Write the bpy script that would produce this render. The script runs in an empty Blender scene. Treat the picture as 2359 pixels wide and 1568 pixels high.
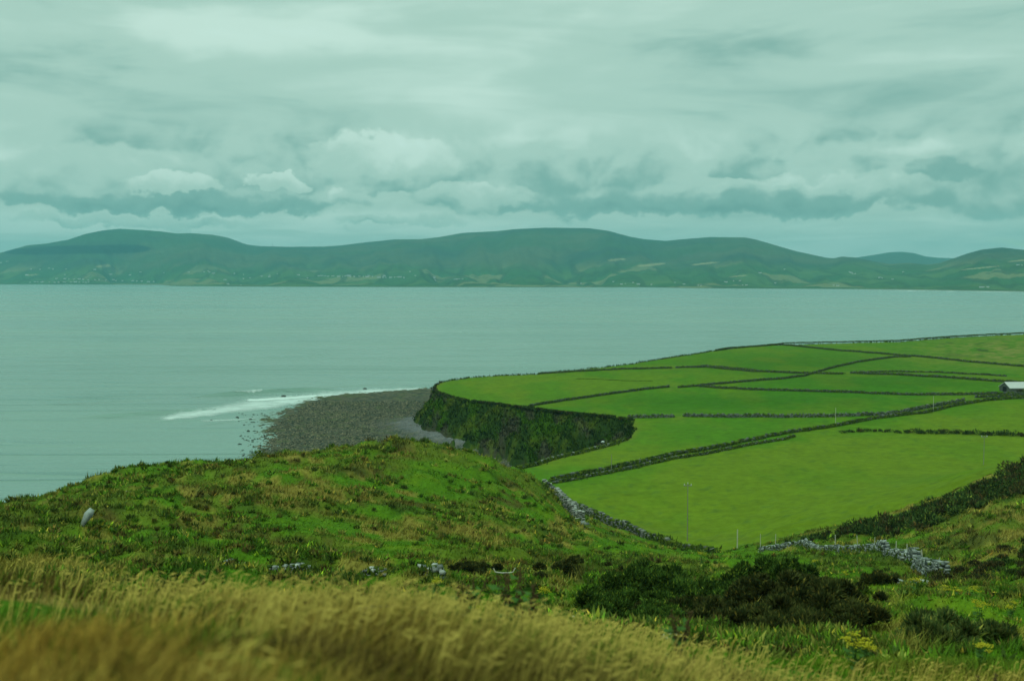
import bpy, math, random
import numpy as np
random.seed(7); RNG = np.random.default_rng(11)
C = bpy.context.scene.collection
S = bpy.context.scene

# ------------------------------------------------------------------ camera model
CAMZ = 60.0; F = 2528.0; CX, CY = 1179.0, 784.0; PITCH = math.atan(149.0 / 2528.0)
FW = np.array([0, math.cos(PITCH), -math.sin(PITCH)]); UP = np.array([0, math.sin(PITCH), math.cos(PITCH)])
def ray(px, py):
    """direction with unit forward-horizontal component: (X per Y, 1, Z per Y)"""
    px = np.asarray(px, float); py = np.asarray(py, float)
    dx = (px - CX) / F; v = -(py - CY) / F
    y = FW[1] + v * UP[1]; z = FW[2] + v * UP[2]
    return dx / y, z / y
def pt(px, py, d):
    a, b = ray(px, py); return float(a * d), float(d), float(CAMZ + b * d)
def proj(X, Y, Z):
    zz = Z - CAMZ
    dep = Y * FW[1] + zz * FW[2]; dep = np.where(np.abs(dep) < 1e-3, 1e-3, dep)
    up = Y * UP[1] + zz * UP[2]
    return CX + F * X / dep, CY - F * up / dep

# ------------------------------------------------------------------ numpy noise
def _h(ix, iy, seed):
    n = (ix.astype(np.int64) * 374761393 + iy.astype(np.int64) * 668265263 + seed * 1442695041) & 0xFFFFFFFF
    n = ((n ^ (n >> 13)) * 1274126177) & 0xFFFFFFFF
    n = (n ^ (n >> 16)) & 0xFFFFFFFF
    return n / 4294967295.0
def vn(x, y, seed=0):
    x = np.asarray(x, float); y = np.asarray(y, float)
    ix = np.floor(x); iy = np.floor(y); fx = x - ix; fy = y - iy
    fx = fx * fx * (3 - 2 * fx); fy = fy * fy * (3 - 2 * fy)
    a = _h(ix, iy, seed); b = _h(ix + 1, iy, seed); c = _h(ix, iy + 1, seed); d = _h(ix + 1, iy + 1, seed)
    return a + (b - a) * fx + (c - a) * fy + (a - b - c + d) * fx * fy
def fbm(x, y, o=4, seed=0):
    s = 0; a = .5; t = 0
    x = np.asarray(x, float); y = np.asarray(y, float)
    for k in range(o):
        s = s + a * vn(x, y, seed + k * 17); t += a; a *= .55
        x, y = x * 1.93 + y * .41 + 3.1, y * 1.93 - x * .41 + 7.7
    return s / t
def ss(a, b, x):
    t = np.clip((x - a) / (b - a), 0, 1); return t * t * (3 - 2 * t)
def lerp(a, b, t): return a + (b - a) * t
def gs(px, py, cx, cy, sx, sy): return np.exp(-((px - cx) / sx) ** 2 - ((py - cy) / sy) ** 2)

# ------------------------------------------------------------------ terrain of the near land
def ztop(X, Y):
    return 14.2 + 9 * np.clip((X + 20) / 320, 0, 1.6) + .9 * (fbm(X / 60, Y / 60, 2, 5) - .5) + .7 * np.sin(X / 47 + Y / 90)
def on_top(px, py):
    a, b = ray(px, py); d = 300.0
    for _ in range(40):
        z = float(ztop(a * d, d)); d = .5 * d + .5 * (z - CAMZ) / float(b)
    return float(a * d), d
CP = []   # (px, py, depth)
CP += [(0,1568,2.5),(600,1568,2.9),(1179,1568,4.6),(1800,1568,7.0),(2358,1568,8.0),
       (0,1440,3.6),(0,1345,7.5),(500,1440,4.6),(0,1285,12.5),(300,1352,11.5),(600,1412,12),(900,1395,12.5),(1179,1425,13.5),(1450,1450,14),(1750,1485,13.5),(2050,1525,11.5),(2358,1545,10)]
CP += [(2300,1500,16),(2300,1450,26),(2050,1440,28),(1700,1460,25),(1350,1432,24),(1150,1395,32),(1150,1370,40),(1350,1375,42),
       (1000,1345,44),(1000,1315,52),(1300,1330,50),(1500,1335,58),(1750,1400,38),(2050,1362,60),(2320,1352,60),(2320,1400,40)]
CP += [(600,1312,50),(300,1285,46),(100,1238,52),(0,1215,56),(200,1205,68),(500,1210,78),(500,1265,62),(900,1250,75),(900,1150,100),(1200,1200,108),(1200,1265,82),(1050,1090,122),
       (-150,1210,80),(0,1174,92),(100,1160,98),(170,1116,103),(250,1090,107),(350,1083,112),(450,1066,118),(540,1055,124),(650,1041,128),(760,1027,132),(870,1024,134),(960,1020,136),(1010,1032,138),
       (1090,1051,142),(1150,1071,146),(1200,1090,152),(1235,1116,158),(1265,1135,160),(1330,1198,142),(1380,1228,132),(1450,1245,148),(1400,1290,100),(1600,1292,112),(1750,1275,130),(1550,1262,150),
       (1650,1268,178),(1500,1232,193),(1400,1190,206),(1310,1160,216),(1800,1256,150),(1900,1300,105),(2000,1272,118),(2000,1320,88),(2100,1290,102),(2170,1335,86),(2250,1330,84),(2300,1250,92),(2300,1190,112),
       (1960,1232,150),(2100,1190,152),(2230,1140,158),(2358,1072,168),(2358,1130,140),(2500,1030,175),(2600,1200,100)]
cx, cz = [], []
for px, py, d in CP:
    x, y, z = pt(px, py, d); cx.append((x, y)); cz.append(z - (.14 if d < 5 else .30 if d < 15 else (.18 if d < 35 else .28)))
for px, z0, z1 in [(-400,16,1),(-250,17,2),(0,19,3),(100,20,4),(200,22,5),(400,26,8),(600,28,10),(800,29,12),(960,30,14),(1080,26,14)]:
    for d, z in ((165, z0), (205, z1)):
        cx.append(((px - CX) / F * d, d)); cz.append(z)
for px, py, d in [(0,0,26),(600,0,26)]:      # hidden dip behind the verge
    cx.append(((px - CX) / F * d, d)); cz.append(50.6)
for px, z in ((-600, 58.9), (0, 58.85), (600, 58.6), (1000, 58.25), (1400, 58.15), (1800, 58.1), (2358, 58.1), (3000, 58.1)):
    cx.append(((px - CX) / F * 2.2, 2.2)); cz.append(z)
for px in range(-700, 3200, 260):            # the flat fields
    for d in (235, 290, 380, 520, 760):
        X = (px - CX) / F * d
        if px < 1100 and d < 300: continue
        if px > 1900 and d < 240: continue
        cx.append((X, d)); cz.append(float(ztop(X, d)))
for th in (-.62, .62):                       # sentinels left and right of the view
    for r, z in ((4, 58.0), (12, 56.5), (25, 51.5), (50, 46), (90, 39 if th < 0 else 41), (140, 26 if th < 0 else 38)):
        cx.append((math.sin(th) * r, math.cos(th) * r)); cz.append(z)
cx = np.array(cx); cz = np.array(cz)
def tpc(X, Y):
    r = np.clip(np.hypot(X, Y), 2.2, 1200); th = np.clip(np.arctan2(X, Y), -.64, .64)
    return th * 3.0, np.log(r)
def _ph(d2): return np.where(d2 > 1e-12, .5 * d2 * np.log(d2 + 1e-12), 0)
_a, _b = tpc(cx[:, 0], cx[:, 1]); n = NCP = len(cz)
K = _ph((_a[:, None] - _a) ** 2 + (_b[:, None] - _b) ** 2) + np.eye(n) * 3e-4
Pm = np.stack([np.ones(n), _a, _b], 1)
Mx = np.block([[K, Pm], [Pm.T, np.zeros((3, 3))]])
Wt = np.linalg.solve(Mx, np.concatenate([cz, np.zeros(3)]))
def tps(X, Y):
    a, b = tpc(X, Y); sh = a.shape; a = a.ravel(); b = b.ravel(); out = np.empty(a.size)
    for i in range(0, a.size, 60000):
        aa = a[i:i+60000]; bb = b[i:i+60000]
        out[i:i+60000] = _ph((aa[:, None] - _a) ** 2 + (bb[:, None] - _b) ** 2) @ Wt[:NCP] + Wt[NCP] + Wt[NCP+1] * aa + Wt[NCP+2] * bb
    return out.reshape(sh)

# coast polygon: top edge of the cliffs
E_COVE_NEAR = [(1183,1079),(1231,1068),(1290,1051),(1336,1040),(1406,1023),(1441,1010),(1455,988)]
E_COVE_FAR = [(1447,968),(1400,961),(1340,957),(1290,950),(1200,938),(1120,930),(1065,922),(1020,911),(1000,900)]
E_SEA = [(999,889),(1013,879),(1080,869),(1160,864),(1240,861),(1300,854),(1380,846),(1450,838),(1550,822),(1640,808),(1720,799),(1800,794),(1979,789),(2071,787),(2132,782),(2203,777),(2280,773),(2358,770),(2480,765),(2620,758),(2800,750)]
nearp = [on_top(*p) for p in E_COVE_NEAR]; farp = [on_top(*p) for p in E_COVE_FAR]; seap = [on_top(*p) for p in E_SEA]
backp = [(-900, 60), (-500, 120), (-260, 150), (-150, 180), (-90, 212), (-45, 232), (-18, 244)]
POLY = np.array(backp + nearp + farp + seap + [(900, 700), (900, -300), (-900, -300)])
def seg_dist(X, Y, pl):
    best = np.full(X.shape, 1e9)
    for (x0, y0), (x1, y1) in zip(pl[:-1], pl[1:]):
        dx, dy = x1 - x0, y1 - y0; t = np.clip(((X - x0) * dx + (Y - y0) * dy) / (dx * dx + dy * dy + 1e-9), 0, 1)
        best = np.minimum(best, np.hypot(X - x0 - t * dx, Y - y0 - t * dy))
    return best
def inside(X, Y, poly):
    r = np.zeros(X.shape, bool); m = len(poly)
    for i in range(m):
        x0, y0 = poly[i]; x1, y1 = poly[(i + 1) % m]
        if y0 == y1: continue
        c = ((y0 > Y) != (y1 > Y)) & (X < (x1 - x0) * (Y - y0) / (y1 - y0) + x0); r ^= c
    return r
FIELD_NEAR = [on_top(1100, 1130), on_top(1200, 1112), on_top(1262, 1122), on_top(1318, 1146), on_top(1410, 1188), on_top(1500, 1222), on_top(1600, 1248), on_top(1660, 1262),
              (52, 172), (78, 176), (100, 188), (128, 205), (165, 215), (300, 230), (900, 260)]
FPOLY = np.array(FIELD_NEAR + [(900, 1200), (-300, 1200), (-300, 300)])
def height(X, Y, rough=True):
    X = np.asarray(X, float); Y = np.asarray(Y, float)
    H = tps(X, Y)
    fld = ss(215, 262, Y + .15 * X)
    H = lerp(H, ztop(X, Y), fld)
    r = np.hypot(X, Y)
    if rough:
        k = 1 - ss(170, 225, Y)
        a = ss(10, 40, r)
        t = fbm(X / 4.2, Y / 4.2, 3, 21)
        H = H + k * a * (1.1 * (fbm(X / 15, Y / 15, 2, 3) - .5) * ss(20, 60, r) + .75 * (ss(.48, .72, t) - .3)) + k * .16 * (fbm(X / 1.1, Y / 1.1, 2, 9) - .5)
        H = H + (1 - k) * .25 * (fbm(X / 6, Y / 6, 2, 13) - .5)
    return H
def cliffed(X, Y, H):
    m = (Y > 120)
    wob = (fbm(X / 9, Y / 9, 3, 31) - .5) * 6 + (fbm(X / 2.6, Y / 2.6, 2, 37) - .5) * 2
    ins = inside(X, Y, POLY)
    dn = seg_dist(X, Y, backp + nearp); df = seg_dist(X, Y, [nearp[-1]] + farp + seap[:1]); dsx = seg_dist(X, Y, seap)
    sn = np.where(ins, -dn, dn); sf = np.where(ins, -df, df); so = np.where(ins, -dsx, dsx)
    d = np.minimum(np.minimum(dn, df), dsx)
    w = np.where(d == df, lerp(16.0, 44.0, ss(-42, 5, X)), np.where(d == dsx, 9.0, 9.0))
    # near the western tip the face is steep
    tip = np.hypot(X - seap[0][0], Y - seap[0][1]); w = lerp(6.0, w, ss(4, 26, tip))
    sd = np.where(ins, -d, d) + wob * .5 * ss(-4, 8, np.where(ins, -d, d))
    t = np.clip((sd) / w, 0, 1)
    prof = t ** .85
    ridge = (1 - np.abs(2 * fbm(X / 7 + Y / 30, Y / 26 - X / 40, 3, 41) - 1))
    z = lerp(H, lerp(-2.5, 3.0, ss(20, 48, X) * (Y < 360)), prof) - np.sin(np.pi * np.clip(t, 0, 1)) * ((ridge - .5) * 10 + (fbm(X / 2.5, Y / 2.5, 3, 47) - .5) * 2.5)
    z = np.where(t > 0, z, H)
    # scalloped, slightly rounded lip
    lip = ss(-3.0, 0, sd) * (1 - (t > 0)) * .5 * fbm(X / 3, Y / 3, 2, 51)
    return z - lip, np.where(ins, -d, d), t

# ------------------------------------------------------------------ scene helpers
def mesh_obj(name, v, f, mat=None, parent=None, col=None, smooth=False, matidx=None):
    me = bpy.data.meshes.new(name)
    v = np.asarray(v, np.float32).reshape(-1, 3); f = np.asarray(f, np.int32)
    k = f.shape[1]
    me.vertices.add(len(v)); me.vertices.foreach_set('co', v.ravel())
    me.loops.add(f.size); me.loops.foreach_set('vertex_index', f.ravel())
    me.polygons.add(len(f)); me.polygons.foreach_set('loop_start', np.arange(0, f.size, k, dtype=np.int32))
    me.polygons.foreach_set('loop_total', np.full(len(f), k, np.int32))
    if smooth: me.polygons.foreach_set('use_smooth', np.ones(len(f), bool))
    if mat is not None:
        for m in (mat if isinstance(mat, (list, tuple)) else [mat]): me.materials.append(m)
    if matidx is not None: me.polygons.foreach_set('material_index', np.asarray(matidx, np.int32))
    if col is not None:
        at = me.color_attributes.new('tone', 'FLOAT_COLOR', 'POINT')
        c4 = np.ones((len(v), 4), np.float32); c4[:, :3] = col; at.data.foreach_set('color', c4.ravel())
    me.update(calc_edges=True)
    o = bpy.data.objects.new(name, me); C.objects.link(o)
    if parent: o.parent = parent
    return o
def tag(o, label=None, cat=None, group=None, kind=None):
    if label: o['label'] = label
    if cat: o['category'] = cat
    if group: o['group'] = group
    if kind: o['kind'] = kind
    return o
def empty(name, loc, rz=0):
    o = bpy.data.objects.new(name, None); C.objects.link(o); o.location = loc; o.rotation_euler = (0, 0, rz); o.empty_display_size = .3
    return o
def copy_tree(o, parent=None):
    c = o.copy(); C.objects.link(c); c.parent = parent
    for ch in list(o.children): copy_tree(ch, c)
    return c
def grid_faces(nr, nc, keep=None):
    i = np.arange(nr - 1)[:, None] * nc + np.arange(nc - 1)[None, :]
    f = np.stack([i, i + 1, i + nc + 1, i + nc], -1).reshape(-1, 4)
    if keep is not None: f = f[keep.reshape(-1)]
    return f
def compact(v, f, *arrs):
    u, inv = np.unique(f.ravel(), return_inverse=True)
    return (v[u], inv.reshape(f.shape)) + tuple(a[u] for a in arrs)
class N:
    """small node-graph writer"""
    def __init__(s, tree): s.t = tree; s.n = tree.nodes; s.l = tree.links
    def new(s, ty, **kw):
        nd = s.n.new(ty)
        for k, v in kw.items(): setattr(nd, k, v)
        return nd
    def put(s, sock, v):
        if v is None: return
        if isinstance(v, bpy.types.NodeSocket): s.l.new(v, sock)
        else:
            if hasattr(sock, 'default_value'):
                dv = sock.default_value
                if hasattr(dv, '__len__') and not hasattr(v, '__len__'): v = [v] * len(dv)
                if hasattr(dv, '__len__') and len(dv) == 4 and len(v) == 3: v = tuple(v) + (1,)
                sock.default_value = v
    def m(s, op, a, b=None, c=None, clamp=False):
        nd = s.new('ShaderNodeMath', operation=op, use_clamp=clamp)
        for i, x in enumerate((a, b, c)): s.put(nd.inputs[i], x) if x is not None else None
        return nd.outputs[0]
    def mix(s, f, a, b, blend='MIX'):
        nd = s.new('ShaderNodeMix', data_type='RGBA', blend_type=blend)
        s.put(nd.inputs[0], f); s.put(nd.inputs[6], a); s.put(nd.inputs[7], b); return nd.outputs[2]
    def ramp(s, f, a, b, smooth=True):
        nd = s.new('ShaderNodeMapRange', interpolation_type='SMOOTHSTEP' if smooth else 'LINEAR')
        s.put(nd.inputs[0], f); nd.inputs[1].default_value = a; nd.inputs[2].default_value = b; return nd.outputs[0]
    def noise(s, vec, scale, detail=4, rough=.55, dist=0, out=0):
        nd = s.new('ShaderNodeTexNoise'); s.put(nd.inputs['Vector'], vec); nd.inputs['Scale'].default_value = scale
        nd.inputs['Detail'].default_value = detail; nd.inputs['Roughness'].default_value = rough; nd.inputs['Distortion'].default_value = dist
        return nd.outputs[out]
    def noise2(s, vec, scale, detail=4, rough=.55, dist=0, out=0):
        o = s.noise(vec, scale, detail, rough, dist, out); o.node.noise_dimensions = '2D'; return o
    def map(s, vec, scale=(1, 1, 1), rot=(0, 0, 0), loc=(0, 0, 0)):
        nd = s.new('ShaderNodeMapping'); s.put(nd.inputs[0], vec); nd.inputs['Scale'].default_value = scale
        nd.inputs['Rotation'].default_value = rot; nd.inputs['Location'].default_value = loc; return nd.outputs[0]
def material(name, rough=.9, spec=.2):
    m = bpy.data.materials.new(name); m.use_nodes = True; g = N(m.node_tree)
    b = m.node_tree.nodes['Principled BSDF']; b.inputs['Roughness'].default_value = rough; b.inputs['Specular IOR Level'].default_value = spec
    return m, g, b
def geo_pos(g): return g.new('ShaderNodeNewGeometry').outputs['Position']
def tone_mat(name, amp=.35, scale=1.0, bump=0, rough=.95, spec=.03, trans=0, detail=5):
    m, g, b = material(name, rough, spec)
    at = g.new('ShaderNodeAttribute', attribute_name='tone').outputs['Color']
    p = geo_pos(g); nz = g.noise(p, scale, detail, .7)
    k = g.m('MULTIPLY_ADD', g.m('SUBTRACT', nz, .5), amp * 3.2, 1.0)
    g.put(b.inputs['Base Color'], g.mix(1.0, at, g.new('ShaderNodeCombineXYZ').outputs[0], 'MULTIPLY') if False else None)
    sc = g.new('ShaderNodeVectorMath', operation='SCALE'); g.put(sc.inputs[0], at); g.put(sc.inputs['Scale'], k)
    g.put(b.inputs['Base Color'], sc.outputs[0])
    if bump:
        bn = g.new('ShaderNodeBump'); bn.inputs['Strength'].default_value = .6; bn.inputs['Distance'].default_value = bump
        g.put(bn.inputs['Height'], g.noise(p, scale * 1.7, 4, .7)); g.put(b.inputs['Normal'], bn.outputs[0])
    return m

GREEN = np.array([.062, .134, .007]); LIME = np.array([.105, .165, .008]); OLIVE = np.array([.090, .120, .012]); STRAW = np.array([.215, .165, .034])
BROWN = np.array([.075, .050, .014]); DARK = np.array([.018, .034, .006]); DRY = np.array([.38, .28, .065]); GOLD = np.array([.44, .225, .028])

# ------------------------------------------------------------------ land cover (what grows where)
GREENS = [(1040,1110,110,45),(900,1265,110,22),(520,1290,90,16),(1180,1385,170,34),(1450,1265,170,18),(1880,1320,170,30),(2280,1440,150,60),(1700,1280,120,16),(1000,1075,60,20),(700,1215,90,25),(1270,1180,60,14),(1950,1345,110,14)]
DARKS = [(860,1075,60,14),(1110,1150,70,20),(900,1035,50,10),(1480,1320,190,30),(2230,1330,130,22),(480,1262,50,16),(1320,1300,90,22),(1150,1120,50,25),(700,1250,90,18),(60,1200,120,14),(2200,1250,160,18),(1860,1275,60,10),(1960,1295,120,16)]
STRAWS = [(150,1310,380,60),(600,1140,220,40),(1000,1225,200,20),(2300,1210,130,45),(1220,1290,150,14),(1800,1355,60,20),(2080,1500,60,20)]
def cover(X, Y, Z):
    px, py = proj(X, Y, Z)
    g = sum(gs(px, py, *q) for q in GREENS); d = sum(gs(px, py, *q) for q in DARKS); s = sum(gs(px, py, *q) for q in STRAWS)
    n1 = fbm(X / 9, Y / 9, 4, 61); n2 = fbm(X / 2.6, Y / 2.6, 3, 71); n3 = fbm(X / .9, Y / .9, 2, 83); t = fbm(X / 4.2, Y / 4.2, 3, 21)
    gg = ss(.34, .58, n1 + .30 * np.clip(g, 0, 1) - .22 * np.clip(d, 0, 1) - .1 * np.clip(s, 0, 1) + .15 * (n2 - .5))
    c = lerp(OLIVE, GREEN, gg[..., None]); c = lerp(c, LIME, (gg * ss(.5, .7, n2) * .8)[..., None])
    st = ss(.54, .74, n2 + .22 * np.clip(s, 0, 1) - .22 * np.clip(g, 0, 1) + .25 * (fbm(X / 6, Y / 6, 3, 91) - .5))
    c = lerp(c, STRAW, (st * .85)[..., None])
    br = ss(.60, .78, fbm(X / 3.4, Y / 3.4, 4, 101) - .12 * np.clip(g, 0, 1) + .08 * np.clip(d, 0, 1))
    c = lerp(c, BROWN, (br * .8)[..., None])
    dk = ss(.58, .70, .5 * t + .5 * fbm(X / 2.2, Y / 2.2, 3, 113) + .12 * np.clip(d, 0, 1) - .10 * np.clip(g, 0, 1))
    c = lerp(c, DARK * 1.5, (dk * .65)[..., None])
    c = c * (.75 + .5 * n3)[..., None]
    # the dry verge near the road
    edge = np.interp(px, [0, 300, 600, 900, 1179, 1450, 1750, 2050, 2358], [1255, 1300, 1345, 1390, 1418, 1448, 1480, 1530, 1560])
    r = np.hypot(X, Y)
    v = 1 - ss(11, 17, r + 5 * (n1 - .5))
    dry = lerp(DRY, GOLD, ss(.35, .7, n1 + ss(1300, 0, px) * .35 * ss(9, 4, r))[..., None]); dry = lerp(dry, OLIVE * 1.1, (ss(.5, .68, n2))[..., None]); dry = lerp(dry * .55, GREEN * .75, ss(.44, .54, fbm(X / 1.7, Y / 1.3, 3, 533))[..., None])
    c = lerp(c, dry, v[..., None])
    hgt = .13 + .15 * st + .13 * dk + .08 * n3 - .07 * gg
    return np.clip(c, .003, .9), hgt, v, dk, st

# ------------------------------------------------------------------ ground sheets
M_ground = tone_mat('hillside_turf', .45, 3.5, .12)
th = np.concatenate([np.linspace(-math.pi, -.62, 60)[:-1], np.linspace(-.62, .62, 820), np.linspace(.62, math.pi, 60)[1:]])
rr = np.concatenate([np.linspace(.3, 3, 10)[:-1], np.exp(np.linspace(math.log(3), math.log(330), 640))])
R_, T_ = np.meshgrid(rr, th, indexing='ij'); X = R_ * np.sin(T_); Y = R_ * np.cos(T_)
Z = height(X, Y)
back = ss(.9, 1.6, np.abs(T_)); Z = lerp(Z, 58.0 + .0 * R_, back * ss(2, 6, R_))     # the road shelf behind
Zc, sd, tt = cliffed(X, Y, Z); Z = np.where(Y > 60, Zc, Z)
inf = inside(X, Y, FPOLY); dfn = seg_dist(X, Y, FIELD_NEAR)
Z = Z - np.where(inf, .5 * ss(0, 3, dfn), 0)
keepv = ~(inf & (dfn > 8)) & (Z > -2.4) & ~((T_ < -1.0) & (R_ > 120)) & ~((T_ > 1.0) & (R_ > 120))
kf = keepv[:-1, :-1] | keepv[1:, 1:] | keepv[:-1, 1:] | keepv[1:, :-1]
f = grid_faces(len(rr), len(th), kf)[:, ::-1]
col, *_ = cover(X, Y, Z)
cl = ss(.05, .3, tt)[..., None]; col = lerp(col, lerp(DARK * 1.6, OLIVE * .7, fbm(X / 3, Y / 3, 3, 7)[..., None]), cl * (Y > 150)[..., None])
V = np.stack([X, Y, Z], -1).reshape(-1, 3)
v2, f2, c2 = compact(V, f, col.reshape(-1, 3))
tag(mesh_obj('hillside', v2, f2, M_ground, col=c2, smooth=True), kind='structure')

# flat fields and cliff: a straight grid
step = .75
gx = np.arange(-70, 470, step); gy = np.arange(165, 780, step)
X, Y = np.meshgrid(gx, gy); Z = height(X, Y); Zt = Z.copy()
Z, sd, tt = cliffed(X, Y, Z)
inf = inside(X, Y, FPOLY)
px, py = proj(X, Y, Zt)
# every walled field has its own green
def fld_id(X, Y):
    return fbm(X / 70 + 5, Y / 55, 1, 203)
n1 = fbm(X / 14, Y / 30, 4, 211); n2 = fbm(X / 3, Y / 3, 3, 223)
fieldA = np.array([.042, .134, .006]); fieldB = np.array([.100, .150, .008]); fieldC = np.array([.150, .150, .035])
yb = ss(1090, 1000, py) * 0
big = ss(1000, 1060, py - (px - 1800) * -.19)
mixb = .28 + .45 * ss(.38, .66, n1) + .25 * gs(px, py, 1150, 895, 260, 30) + .4 * gs(px, py, 1380, 1045, 180, 40) + .55 * big - .22 * gs(px, py, 1650, 925, 350, 22) - .2 * gs(px, py, 1950, 890, 320, 60)
mixb = mixb + .10 * (fbm(X / 40, Y / 16, 3, 215) - .5) * 2 + .04 * np.sin((X * .5 + Y) * 1.1) * ss(.45, .6, fbm(X / 60, Y / 60, 2, 217))
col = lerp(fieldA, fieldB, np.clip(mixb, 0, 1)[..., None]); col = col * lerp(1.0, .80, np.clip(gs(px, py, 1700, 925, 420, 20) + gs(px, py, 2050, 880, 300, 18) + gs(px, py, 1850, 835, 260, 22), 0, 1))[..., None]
col = lerp(col, OLIVE * 1.1, (np.clip(sum(gs(px, py, *q) for q in [(1552,848,22,7),(1553,893,22,8),(1562,963,22,10),(1950,861,18,7),(2232,922,30,9),(1500,1215,90,10),(1750,1238,160,9)]), 0, 1) * ss(.35, .6, n2) * .7)[..., None]); col = lerp(col, DARK * 3, (ss(.735, .76, fbm(X / 1.6, Y / 1.6, 2, 219)) * .5)[..., None])
rghp = np.clip(1.1 * gs(px, py, 2330, 810, 190, 32), 0, 1) * ss(.35, .6, n2)
col = lerp(col, fieldC, rghp[..., None]); col = lerp(col, DARK * 2, (np.clip(gs(px, py, 2250, 800, 120, 22), 0, 1) * ss(.62, .72, fbm(X / 5, Y / 12, 3, 231)))[..., None])
rim = ss(-3.5, -.5, sd)[..., None]; col = lerp(col, OLIVE * .9 + STRAW * .2, rim * .7)
col = col * (.86 + .28 * n2)[..., None]
g1 = fbm(X / 5 + Y / 25, Y / 22 - X / 30, 4, 41); g2 = fbm(X / 1.8, Y / 1.8, 3, 243)
cc = lerp(DARK * 1.15, GREEN * .50, ss(.47, .66, g1)[..., None]); cc = lerp(cc, np.array([.050, .042, .030]), (ss(.50, .62, fbm(X / 4 + Y / 30, Y / 14, 4, 245)) * .75)[..., None])
cc = lerp(cc, OLIVE * .8, (ss(.55, .75, fbm(X / 6, Y / 6, 3, 251)) * .6)[..., None])
cc = lerp(cc, np.array([.10, .105, .10]), (ss(.80, .97, tt) * .6)[..., None])
V = np.stack([X, Y, Z], -1).reshape(-1, 3)
ny, nx = X.shape
def f4(a): return (a[:-1, :-1], a[1:, 1:], a[:-1, 1:], a[1:, :-1])
land = sd <= 0
anyl = np.logical_or.reduce(f4(land)); alll = np.logical_and.reduce(f4(land)); infq = np.logical_and.reduce(f4(inf)); up = np.logical_or.reduce(f4(Z > -2.3))
fr = np.logical_or.reduce(f4(np.abs(X) < Y * .75))
M_field = tone_mat('pasture_sward', .30, .55, .06)
v2, f2, c2 = compact(V, grid_faces(ny, nx, alll & infq & fr), col.reshape(-1, 3))
tag(mesh_obj('field', v2, f2, M_field, col=c2, smooth=True), kind='structure')
M_cliff = tone_mat('cliff_earth', .45, .9, .5)
dnear = seg_dist(X, Y, nearp[:2] + [(-18, 244)])
v2, f2, c2 = compact(V, grid_faces(ny, nx, ~alll & up & fr & np.logical_or.reduce(f4(inf | (sd > 0)))), cc.reshape(-1, 3))
tag(mesh_obj('cliff', v2, f2, M_cliff, col=c2, smooth=False), kind='structure')
k_ = (v2[:, 2] > 2.5) & (v2[:, 1] > 255); v2_cl = v2[k_]; c2_cl = c2[k_]

# ------------------------------------------------------------------ shingle beach
def on_sea(px, py, z=0.0):
    a, b = ray(px, py); d = (z - CAMZ) / float(b); return float(a) * d, d
BEACH = [on_sea(*p) for p in [(1010,893),(960,896),(870,902),(800,906),(740,914),(690,928),(640,950),(612,985),(618,1020),(600,1060),(560,1120),(700,1200),(1300,1120),(1330,1060),(1250,1000),(1150,950)]]
BP = np.array(BEACH)
bx = np.arange(-110, 60, .55); by = np.arange(235, 600, .55); X, Y = np.meshgrid(bx, by)
db = seg_dist(X, Y, BEACH + [BEACH[0]]); ib = inside(X, Y, BP); db = np.where(ib, db, -db)
n1 = fbm(X / 6, Y / 6, 4, 301); n2 = fbm(X / 1.4, Y / 1.4, 3, 311)
Z = np.clip(db, -14, 8) * .045 + (n1 - .5) * .7 + (n2 - .5) * .75
dcl = seg_dist(X, Y, [nearp[-1]] + farp); stormb = ss(20, 10, dcl + 14 * (n1 - .5))
Z = Z + 1.6 * stormb * ss(-5, 5, db)
bc = lerp(np.array([.035, .045, .032]), np.array([.095, .085, .055]), ss(.35, .7, n2)[..., None]); bc = lerp(bc, np.array([.07, .085, .03]), (ss(.5, .7, n1) * .5)[..., None])
bc = lerp(bc, np.array([.125, .125, .130]) * (.6 + .8 * n2[..., None]), (stormb * .8)[..., None])
v2, f2, c2 = compact(np.stack([X, Y, Z], -1).reshape(-1, 3), grid_faces(*X.shape, np.logical_or.reduce(f4((Z > -.35)))), bc.reshape(-1, 3))
M_beach = tone_mat('wet_shingle', .5, 1.6, .15, rough=.7)
tag(mesh_obj('beach', v2, f2, M_beach, col=c2, smooth=False), kind='structure')
def beach_z(x, y):
    x = np.asarray(x, float); y = np.asarray(y, float)
    db = seg_dist(x, y, BEACH + [BEACH[0]]); ib = inside(x, y, BP); db = np.where(ib, db, -db)
    return np.clip(db, -14, 8) * .045 + (fbm(x / 6, y / 6, 4, 301) - .5) * .7 + (fbm(x / 1.4, y / 1.4, 3, 311) - .5) * .75 + 1.6 * ss(20, 10, seg_dist(x, y, [nearp[-1]] + farp) + 14 * (fbm(x / 6, y / 6, 4, 301) - .5)) * ss(-5, 5, db)

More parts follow.
